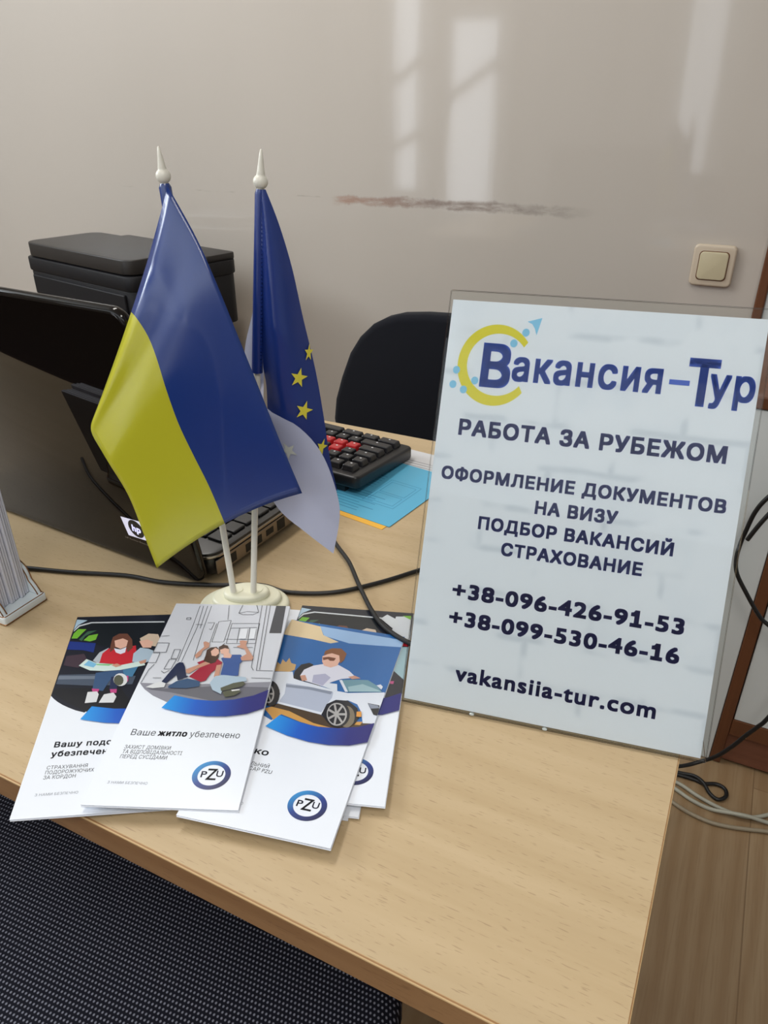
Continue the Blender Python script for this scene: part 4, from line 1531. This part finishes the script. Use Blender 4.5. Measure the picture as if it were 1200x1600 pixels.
# open ring, thinner on the left than at the bottom
for i in range(72):
    A0, A1 = 38, 322
    f = lambda k: math.radians(-(A0 + (A1 - A0) * k / 72))
    t0, t1 = f(i), f(i + 1)
    o_ = lambda t: (36.0 + 27.0 * math.cos(t), 44.3 + 28.8 * math.sin(t))
    n_ = lambda t: (37.6 + 21.8 * math.cos(t), 43.8 + 22.0 * math.sin(t))
    b.poly([PB(*o_(t0)), PB(*o_(t1)), PB(*n_(t1)), PB(*n_(t0))], M_LY)
b.build('logo_ring', None, post)
b = MB()
for u, v in ((54.8, 19.8), (47.3, 27.9), (8.7, 49.8), (7.4, 60.3), (15.5, 63.4), (22.9, 56.3)):
    b.poly([PB2(*q) for q in ellipse(u, v, 2.6, 2.8, 24)], M_LC)
b.poly([PB2(*q) for q in ((54.9, 12.1), (64.8, 8.9), (62.3, 21.2), (60.6, 16.6), (58.4, 13.6))], M_LC)
b.build('logo_dots', None, post)
b = MB()
lettering(b, PB3, 'В', 26.3, 47.6, 60.3, 31.4, M_LB, 0.040, 'В')
lettering(b, PB3, 'акансия', 48.6, 149.8, 54.2, 22.4, M_LB, 0.032, 'В')
b.poly([PB3(*q) for q in ((154.2, 43.6), (167.2, 43.6), (167.2, 47.0), (154.2, 47.0))], M_LB)
lettering(b, PB3, 'Т', 165.3, 185.0, 60.1, 31.9, M_LB, 0.040, 'В')
lettering(b, PB3, 'ур', 179.6, 208.0, 54.8, 22.4, M_LB, 0.032, 'В')
b.build('wordmark', None, post)
M_TX = mat('poster_veiled_ink', (60, 68, 128), 0.45)  # glare on the acrylic over these lines is put into the paler ink
M_TN = mat('poster_navy_ink', (30, 30, 92), 0.45)
b = MB()
for s, u0, u1, v, cap in (('РАБОТА ЗА РУБЕЖОМ', 15.7, 197.0, 96.2, 11.9), ('ОФОРМЛЕНИЕ ДОКУМЕНТОВ', 7.2, 201.6, 129.1, 9.6), ('НА ВИЗУ', 77.3, 134.0, 146.0, 9.6),
                          ('ПОДБОР ВАКАНСИЙ', 38.7, 172.9, 162.4, 9.6), ('СТРАХОВАНИЕ', 57.5, 154.9, 179.0, 9.6)):
    lettering(b, PB2, s, u0, u1, v, cap, M_TX, 0.052)
b.build('service_lettering', None, post)
b = MB()
lettering(b, PB2, '+38-096-426-91-53', 26.1, 187.2, 214.9, 12.0, M_TN, 0.05)
lettering(b, PB2, '+38-099-530-46-16', 26.2, 187.0, 235.4, 12.0, M_TN, 0.05)
lettering(b, PB2, 'vakansiia-tur.com', 36.1, 177.4, 276.2, 12.6, M_TN, 0.038)
b.build('contact_lettering', None, post)

# ================================================================== LEAFLETS
PAL = {
    'wall': (206, 209, 216), 'floorgrey': (138, 138, 148), 'floordark': (104, 104, 114), 'charcoal': (66, 68, 74), 'ink': (74, 76, 82), 'pane': (228, 231, 236),
    'jeansdark': (38, 46, 76), 'jeans': (58, 84, 120), 'shoe': (212, 214, 216), 'maroon': (160, 40, 62), 'skin': (196, 146, 124), 'hair': (74, 52, 42), 'face': (224, 178, 158),
    'blueshirt': (56, 88, 150), 'palejeans': (170, 190, 206), 'sole': (86, 88, 74), 'midwhite': (222, 222, 220),
    'sky': (30, 98, 164), 'skygloss': (150, 184, 222), 'sand': (220, 198, 158), 'straw': (196, 160, 106), 'ochre': (200, 150, 78), 'shade': (74, 58, 40), 'black': (26, 27, 32),
    'white': (216, 222, 232), 'carshade': (176, 184, 202), 'silver': (134, 142, 158), 'shirt': (218, 218, 230), 'shirtshade': (176, 176, 200), 'hairred': (128, 80, 48), 'glasses': (110, 60, 36),
    'windscreen': (104, 146, 160), 'windscreenlight': (150, 182, 190), 'tyre': (120, 110, 92), 'rim': (170, 168, 166), 'orange': (214, 148, 64),
    'dark': (28, 31, 42), 'skyc': (170, 196, 214), 'chrome': (206, 212, 216), 'interior': (20, 26, 32), 'green': (112, 176, 52), 'greendark': (58, 96, 72), 'blueseat': (32, 52, 124),
    'purple': (66, 52, 62), 'bumper': (72, 82, 98), 'bumperlight': (108, 118, 132), 'seatgrey': (176, 182, 190), 'red': (192, 40, 52), 'hairbrown': (106, 66, 52), 'collar': (218, 220, 232),
    'hairblonde': (206, 186, 164), 'jeansblue': (70, 120, 156), 'map': (204, 222, 216), 'mapblue': (120, 180, 214), 'mapgreen': (130, 190, 130), 'pinksock': (186, 72, 128),
    'carwhite': (206, 212, 218),
}


def ink(n):
    c = PAL[n]
    return mat('print_' + n, c, 0.3, coat=0.25, coat_rough=0.12)


M_TXT = mat('leaflet_ink', (36, 38, 50), 0.4)
M_TXTL = mat('leaflet_grey_ink', (132, 138, 150), 0.4)
SW_MAT = gradient_mat('print_swoosh', [(0.0, srgb(40, 150, 226)), (0.32, srgb(34, 92, 190)), (0.8, srgb(44, 48, 120)), (1.0, srgb(48, 46, 112))])
RING_MAT = gradient_mat('print_ring', [(0.15, srgb(52, 140, 200)), (0.5, srgb(40, 62, 134)), (0.85, srgb(32, 34, 74))], (0.5, -0.5))
ARC = [(0.0, 98.8), (3.0, 102.5), (6.4, 105.9), (10.5, 109.3), (14.8, 112.2), (20.5, 115.6), (27.2, 118.4), (31.5, 113.1), (47.6, 116.7), (62.3, 117.6), (76.4, 115.6), (89.9, 110.9), (100.0, 104.5)]


def leaflet(label, pose, art, cover_top, texts, group, curl=0.0, back=0.004, solid_cover=True):
    x, y, z, yaw, pitch, roll = pose
    R = Matrix.Rotation(yaw, 4, 'Z') @ Matrix.Rotation(pitch, 4, 'X') @ Matrix.Rotation(roll, 4, 'Y')
    R.translation = Vector((x, y, z))
    t = thing('leaflet', label, 'leaflet', group=group)
    t.matrix_world = R
    cz = lambda v: curl * max(0.0, 1 - v / 26.0) ** 2
    P = lambda k: (lambda u, v: Vector((u / 1000, -v / 1000, 0.00002 + 0.000018 * k + cz(v))))
    cuts = [4, 8, 12, 17, 22] if curl else []

    def finish(b, name, m=None):
        for v in cuts:
            bmesh.ops.bisect_plane(b.bm, geom=b.bm.verts[:] + b.bm.edges[:] + b.bm.faces[:], plane_co=(0, -v / 1000, 0), plane_no=(0, 1, 0))
        if curl:
            for vert in b.bm.verts:
                vert.co.z = vert.co.z + cz(-vert.co.y * 1000)
        return b.build(name, m, t)

    if curl:
        P = lambda k: (lambda u, v: Vector((u / 1000, -v / 1000, 0.00002 + 0.000018 * k)))
    b = MB()
    b.box((0, -0.210, -0.00035), (0.100, 0, 0.0))
    finish(b, 'cover_leaf', M_GLOSS_PAPER)
    b = MB()
    b.box((0, -0.210, -0.00035), (0.100, 0, 0.0))
    o = b.build('back_leaf', M_WHITE_PAPER, t)
    if back > 0.02:   # the folded leaf stands open: its back lies flat on the desk
        o.matrix_local = Matrix.Translation((0.1, 0, -0.0005)) @ Matrix.Rotation(-back, 4, 'Y') @ Matrix.Translation((-0.1, 0, 0))
    else:
        o.matrix_local = Matrix.Translation((0.0004, -0.0006, -0.0006)) @ Matrix.Rotation(back, 4, 'Y')
    if art:
        b = MB()
        b.poly([P(1)(u, v) for u, v in [(100, 0), (0, 0)] + ARC], cover_top)
        k = 2
        for e in art:
            if e[1] == 'PHOTO':
                continue
            col = ink(e[0])
            if len(e) == 3:
                w = e[2] / 2
                pts = [(min(max(p[0], 0.3), 99.7), max(p[1], 0.3)) for p in e[1]]
                for (ax, ay), (bx, by) in zip(pts, pts[1:]):
                    dx, dy = bx - ax, by - ay
                    ln = math.hypot(dx, dy)
                    if ln < 1e-3:
                        continue
                    nx, ny = -dy / ln * w, dx / ln * w
                    b.poly([P(k)(ax + nx, ay + ny), P(k)(bx + nx, by + ny), P(k)(bx - nx, by - ny), P(k)(ax - nx, ay - ny)], col)
            else:
                b.poly([P(k)(min(max(u, 0), 100), max(v, 0)) for u, v in e[1]], col)
            k += 1
        kk = k
        finish(b, 'cover_picture')
        b = MB()
        b.poly([P(kk + 1)(u, v) for u, v in SWOOSH_SHAPE], SW_MAT)
        finish(b, 'swoosh_band')
        b = MB()
        ring_quads(b, P(3), 76.6, 183.6, 12.6, 9.0, RING_MAT, squash=0.93)
        finish(b, 'emblem_ring')
        b = MB()
        lettering(b, P(3), 'P', 69.6, 73.4, 185.6, 5.0, ink('jeansdark'), 0.02, 'H')
        lettering(b, P(3), 'U', 79.6, 84.0, 184.8, 5.0, ink('jeansdark'), 0.02, 'H')
        lettering(b, P(4), 'Z', 73.2, 80.0, 187.6, 9.2, ink('charcoal'), 0.015, 'H')
        finish(b, 'emblem_lettering')
    if texts:
        b = MB()
        for s, u0, u1, v, cap, m, bold in texts:
            lettering(b, P(3), s, u0, u1, v, cap, m, bold)
        finish(b, 'lettering')
    return t


SWOOSH_SHAPE = [(31.5, 112.9), (47.6, 116.5), (62.3, 117.4), (76.4, 115.4), (89.9, 110.7), (100.0, 104.2), (100.0, 123.2), (88.5, 129.2), (74.0, 132.3), (60.0, 132.7), (43.3, 130.6), (25.7, 125.8)]
GRP = 'insurance leaflets fanned out on the desk'
foot = ('З НАМИ БЕЗПЕЧНО', 10.6, 36.8, 193.0, 2.1, M_TXTL, 0.0)
trip_text = [('Вашу подорож', 13.2, 66.0, 151.5, 5.4, M_TXT, 0.035), ('убезпечено', 13.0, 54.0, 160.0, 5.4, M_TXT, 0.035),
             ('СТРАХУВАННЯ', 12.8, 38.6, 171.0, 3.1, M_TXT, 0.0), ('ПОДОРОЖУЮЧИХ', 12.8, 43.4, 175.2, 3.1, M_TXT, 0.0), ('ЗА КОРДОН', 12.6, 32.6, 179.4, 3.1, M_TXT, 0.0), foot]
leaflet('leaflet with children in a car boot lying leftmost in the fan', POSE_C, ART_TRIP, ink('dark'), trip_text, GRP, back=0.003)
leaflet('plain leaflet corner poking out lowest of all under the right side of the fan', POSE_F, None, None, None, GRP, back=0.0)
leaflet('plain leaflet corner poking out just under the rightmost car boot leaflet', POSE_E, None, None, None, GRP, back=0.0)
leaflet('leaflet with car boot picture lying rightmost, against the sign', POSE_D, ART_TRIP + ART_TRIP_EXTRA, ink('dark'), trip_text, GRP, back=0.0)
car_text = [('легко', 11.4, 37.0, 151.0, 5.6, M_TXT, 0.03),
            ('УНІВЕРСАЛЬНИЙ', 9.6, 41.6, 161.2, 3.2, M_TXT, 0.0), ('ПОЛІС ОСАР PZU', 11.4, 45.2, 165.3, 3.2, M_TXT, 0.0), foot]
leaflet('leaflet with a boy in a white toy car lying left of the sign', POSE_B, ART_CAR, ink('sky'), car_text, GRP, curl=0.0, back=0.004)
house_text = [('Ваше', 11.6, 28.8, 151.5, 5.6, M_TXT, 0.0), ('житло', 30.6, 51.0, 151.5, 5.6, M_TXT, 0.045), ('убезпечено', 53.0, 88.0, 151.5, 5.6, M_TXT, 0.0),
              ('ЗАХИСТ ДОМІВКИ', 11.4, 43.2, 163.6, 3.2, M_TXT, 0.0), ('ТА ВІДПОВІДАЛЬНОСТІ', 11.4, 52.2, 167.8, 3.2, M_TXT, 0.0), ('ПЕРЕД СУСІДАМИ', 11.4, 43.2, 172.0, 3.2, M_TXT, 0.0), foot]
leaflet('leaflet with a couple sitting on the floor lying on top in the middle', POSE_A, ART_HOUSE, ink('wall'), house_text, GRP, back=0.004)

# ================================================================== NAPKIN HOLDER
M_PORC = mat('white_porcelain', (216, 226, 230), 0.12, 0.6, coat=0.6)
M_GOLD = mat('gold_rim', (150, 104, 58), 0.3, metal=0.7)
nh = thing('napkin_holder', 'white porcelain napkin holder with thin gold rims at the left edge', 'napkin holder', (-0.569, 0.3395, 0.0))
HWX, HDY = 0.0455, 0.0225
b = MB()
b.prism(round_rect(-HWX, -HDY, HWX, HDY, 0.002, 3), 0.0003, 0.0085, None, 0.0015, 3)
b.build('base', M_PORC, nh, 45)
right = [(0.0425, 0.008), (0.0400, 0.013), (0.0370, 0.0175), (0.0340, 0.0215), (0.0330, 0.027), (0.0300, 0.0335), (0.0250, 0.0375), (0.0215, 0.042), (0.0200, 0.048), (0.0150, 0.0535), (0.0075, 0.056), (0.0, 0.0565)]
right = [(p.x, p.y) for p in catmull([Vector((x, z, 0)) for x, z in right], 3)]
prof = right + [(-x, z) for x, z in reversed(right[:-1])]
for yy in (0.0165, -0.0205):
    b = MB()
    b.prism(prof, -yy - 0.004, -yy, None, 0.001, 2, mt)
    b.build('end_plate', M_PORC, nh, 45)
b = MB()
for yy in (0.0165, -0.0205):
    for yo in (0.0, 0.004):
        b.tube([(x, yy + yo, z) for x, z in prof], 0.0005, M_GOLD, 6)
rr = round_rect(-HWX, -HDY, HWX, HDY, 0.002, 3)
for z, g in ((0.0012, 0.0), (0.0083, -0.001)):
    ring = [(x + (g if x > 0 else -g), y + (g if y > 0 else -g), z) for x, y in rr]
    b.tube(ring + ring[:1], 0.0005, M_GOLD, 6)
b.build('gold_rim', M_GOLD, nh)
NAP = ['white folded napkin nearest the front plate of the porcelain holder', 'white folded napkin second from the front plate of the holder', 'white folded napkin in the middle of the porcelain holder, front one',
       'white folded napkin in the middle of the porcelain holder, back one', 'white folded napkin second from the back plate of the holder', 'white folded napkin nearest the back plate of the porcelain holder']
M_NAP = mat('napkin_tissue', (206, 208, 218), 0.8, bump=0.25, bump_scale=500)
for i in range(6):
    b = MB()
    y0 = -0.0152 + i * 0.0053
    dx = (0.0005, -0.0012, 0.0008, -0.0004, 0.0010, -0.0008)[i]
    for q in range(2):
        yy = y0 + q * 0.0024
        b.box((-0.060, yy, 0.0088), (0.0335 + dx - q * 0.0005, yy + 0.0022, 0.118 + 0.002 * (i % 3)), None, 0.0008, 2)
    tag(b.build('napkin', M_NAP, loc=(-0.569, 0.3395, 0.0)), NAP[i], 'napkin', 'folded napkins in the porcelain holder')

# ================================================================== CABLES


def cable(name, label, pts, r, m):
    b = MB()
    b.tube(pts, r, None, 10, 8)
    return tag(b.build(name, m, smooth=60), label, 'cable')


cable('cable', 'thin black cable running across the desk behind the flag stand',
      [(-0.68, 0.345, 0.0026), (-0.64, 0.368, 0.0026), (-0.586, 0.387, 0.0026), (-0.537, 0.402, 0.0026), (-0.485, 0.421, 0.0026), (-0.445, 0.428, 0.0026), (-0.402, 0.444, 0.0026), (-0.361, 0.464, 0.0026), (-0.33, 0.466, 0.0026), (-0.293, 0.484, 0.0026), (-0.263, 0.516, 0.0026), (-0.237, 0.553, 0.0026), (-0.205, 0.60, 0.0026), (-0.16, 0.64, 0.0026)], 0.0021, M_BLACK_CABLE)
cable('cable', 'black cable coming from under the flags down to the foot of the sign',
      [(-0.372, 0.600, 0.004), (-0.352, 0.578, 0.005), (-0.33, 0.555, 0.006), (-0.301, 0.529, 0.0078), (-0.275, 0.5, 0.0078), (-0.248, 0.472, 0.0066), (-0.226, 0.454, 0.0068), (-0.2, 0.4435, 0.0072), (-0.175, 0.443, 0.006), (-0.15, 0.452, 0.0045)], 0.0021, M_BLACK_CABLE)
M_GREY_CABLE = mat('grey_cable', (170, 168, 152), 0.5)
M_TAUPE_CABLE = mat('taupe_cable', (150, 138, 116), 0.5)
fz = FLOOR + 0.0045
up = lambda pts, z=fz: [(x, y, z) for x, y in pts]
cable('cable', 'black cable bent into a small loop on the floor beside the desk', [(-0.06, 1.15, fz), (0.0, 1.158, fz), (0.034, 1.163, fz), (0.061, 1.166, fz), (0.087, 1.167, fz), (0.104, 1.165, fz), (0.126, 1.174, fz), (0.142, 1.168, fz), (0.144, 1.150, fz), (0.131, 1.137, fz), (0.116, 1.146, fz), (0.102, 1.160, fz + 0.007), (0.085, 1.172, fz + 0.004), (0.06, 1.172, fz), (0.03, 1.170, fz)], 0.0036, M_BLACK_CABLE)
cable('cable', 'pale grey floor cable nearest the black loop', up([(-0.03, 1.158), (0.036, 1.147), (0.064, 1.143), (0.096, 1.129), (0.131, 1.119), (0.164, 1.116), (0.191, 1.122), (0.217, 1.141), (0.259, 1.178), (0.34, 1.2)]), 0.0036, M_GREY_CABLE)
cable('cable', 'pale grey floor cable in the middle, crossing the one nearest the loop', [(x, y, fz + (0.0075 if 0.13 < x < 0.2 else 0.0)) for x, y in [(-0.03, 1.146), (0.037, 1.136), (0.062, 1.125), (0.087, 1.114), (0.121, 1.108), (0.159, 1.109), (0.186, 1.114), (0.217, 1.122), (0.259, 1.130), (0.34, 1.14)]], 0.0036, M_GREY_CABLE)
cable('cable', 'taupe floor cable lying farthest from the black loop', up([(-0.03, 1.12), (0.036, 1.103), (0.063, 1.090), (0.09, 1.081), (0.124, 1.077), (0.156, 1.082), (0.187, 1.091), (0.218, 1.101), (0.259, 1.110), (0.34, 1.10)]), 0.0036, M_TAUPE_CABLE)
cable('cable', 'black cable sagging from behind the sign up to the cabinet', [(-0.12, 0.87, -0.10), (-0.10, 0.90, -0.35), (-0.02, 1.0, -0.60), (0.05, 1.09, -0.652), (0.087, 1.12, -0.65), (0.108, 1.12, -0.627), (0.127, 1.12, -0.594), (0.141, 1.12, -0.563), (0.155, 1.12, -0.535), (0.167, 1.12, -0.505), (0.21, 1.14, -0.38), (0.30, 1.18, -0.15), (0.36, 1.215, 0.0), (0.40, 1.27, 0.006)], 0.0036, M_BLACK_CABLE)
cable('cable', 'black cable looping down in front of the white cabinet door', [(0.20, 1.28, 0.006), (0.18, 1.228, 0.004), (0.150, 1.21, -0.04), (0.113, 1.205, -0.10), (0.081, 1.2, -0.149), (0.069, 1.2, -0.178), (0.063, 1.2, -0.215), (0.060, 1.2, -0.24), (0.060, 1.2, -0.270), (0.067, 1.2, -0.297), (0.087, 1.2, -0.328), (0.115, 1.2, -0.366), (0.133, 1.2, -0.381), (0.178, 1.2, -0.405), (0.26, 1.2, -0.40), (0.34, 1.21, -0.25), (0.42, 1.22, 0.0), (0.45, 1.28, 0.006)], 0.0036, M_BLACK_CABLE)
cable('cable', 'short black cable meeting the loop in front of the white cabinet door', [(0.24, 1.28, 0.006), (0.21, 1.228, 0.002), (0.16, 1.208, -0.06), (0.121, 1.2, -0.105), (0.092, 1.194, -0.166), (0.079, 1.192, -0.195), (0.068, 1.192, -0.226)], 0.0036, M_BLACK_CABLE)

bpy.context.view_layer.update()
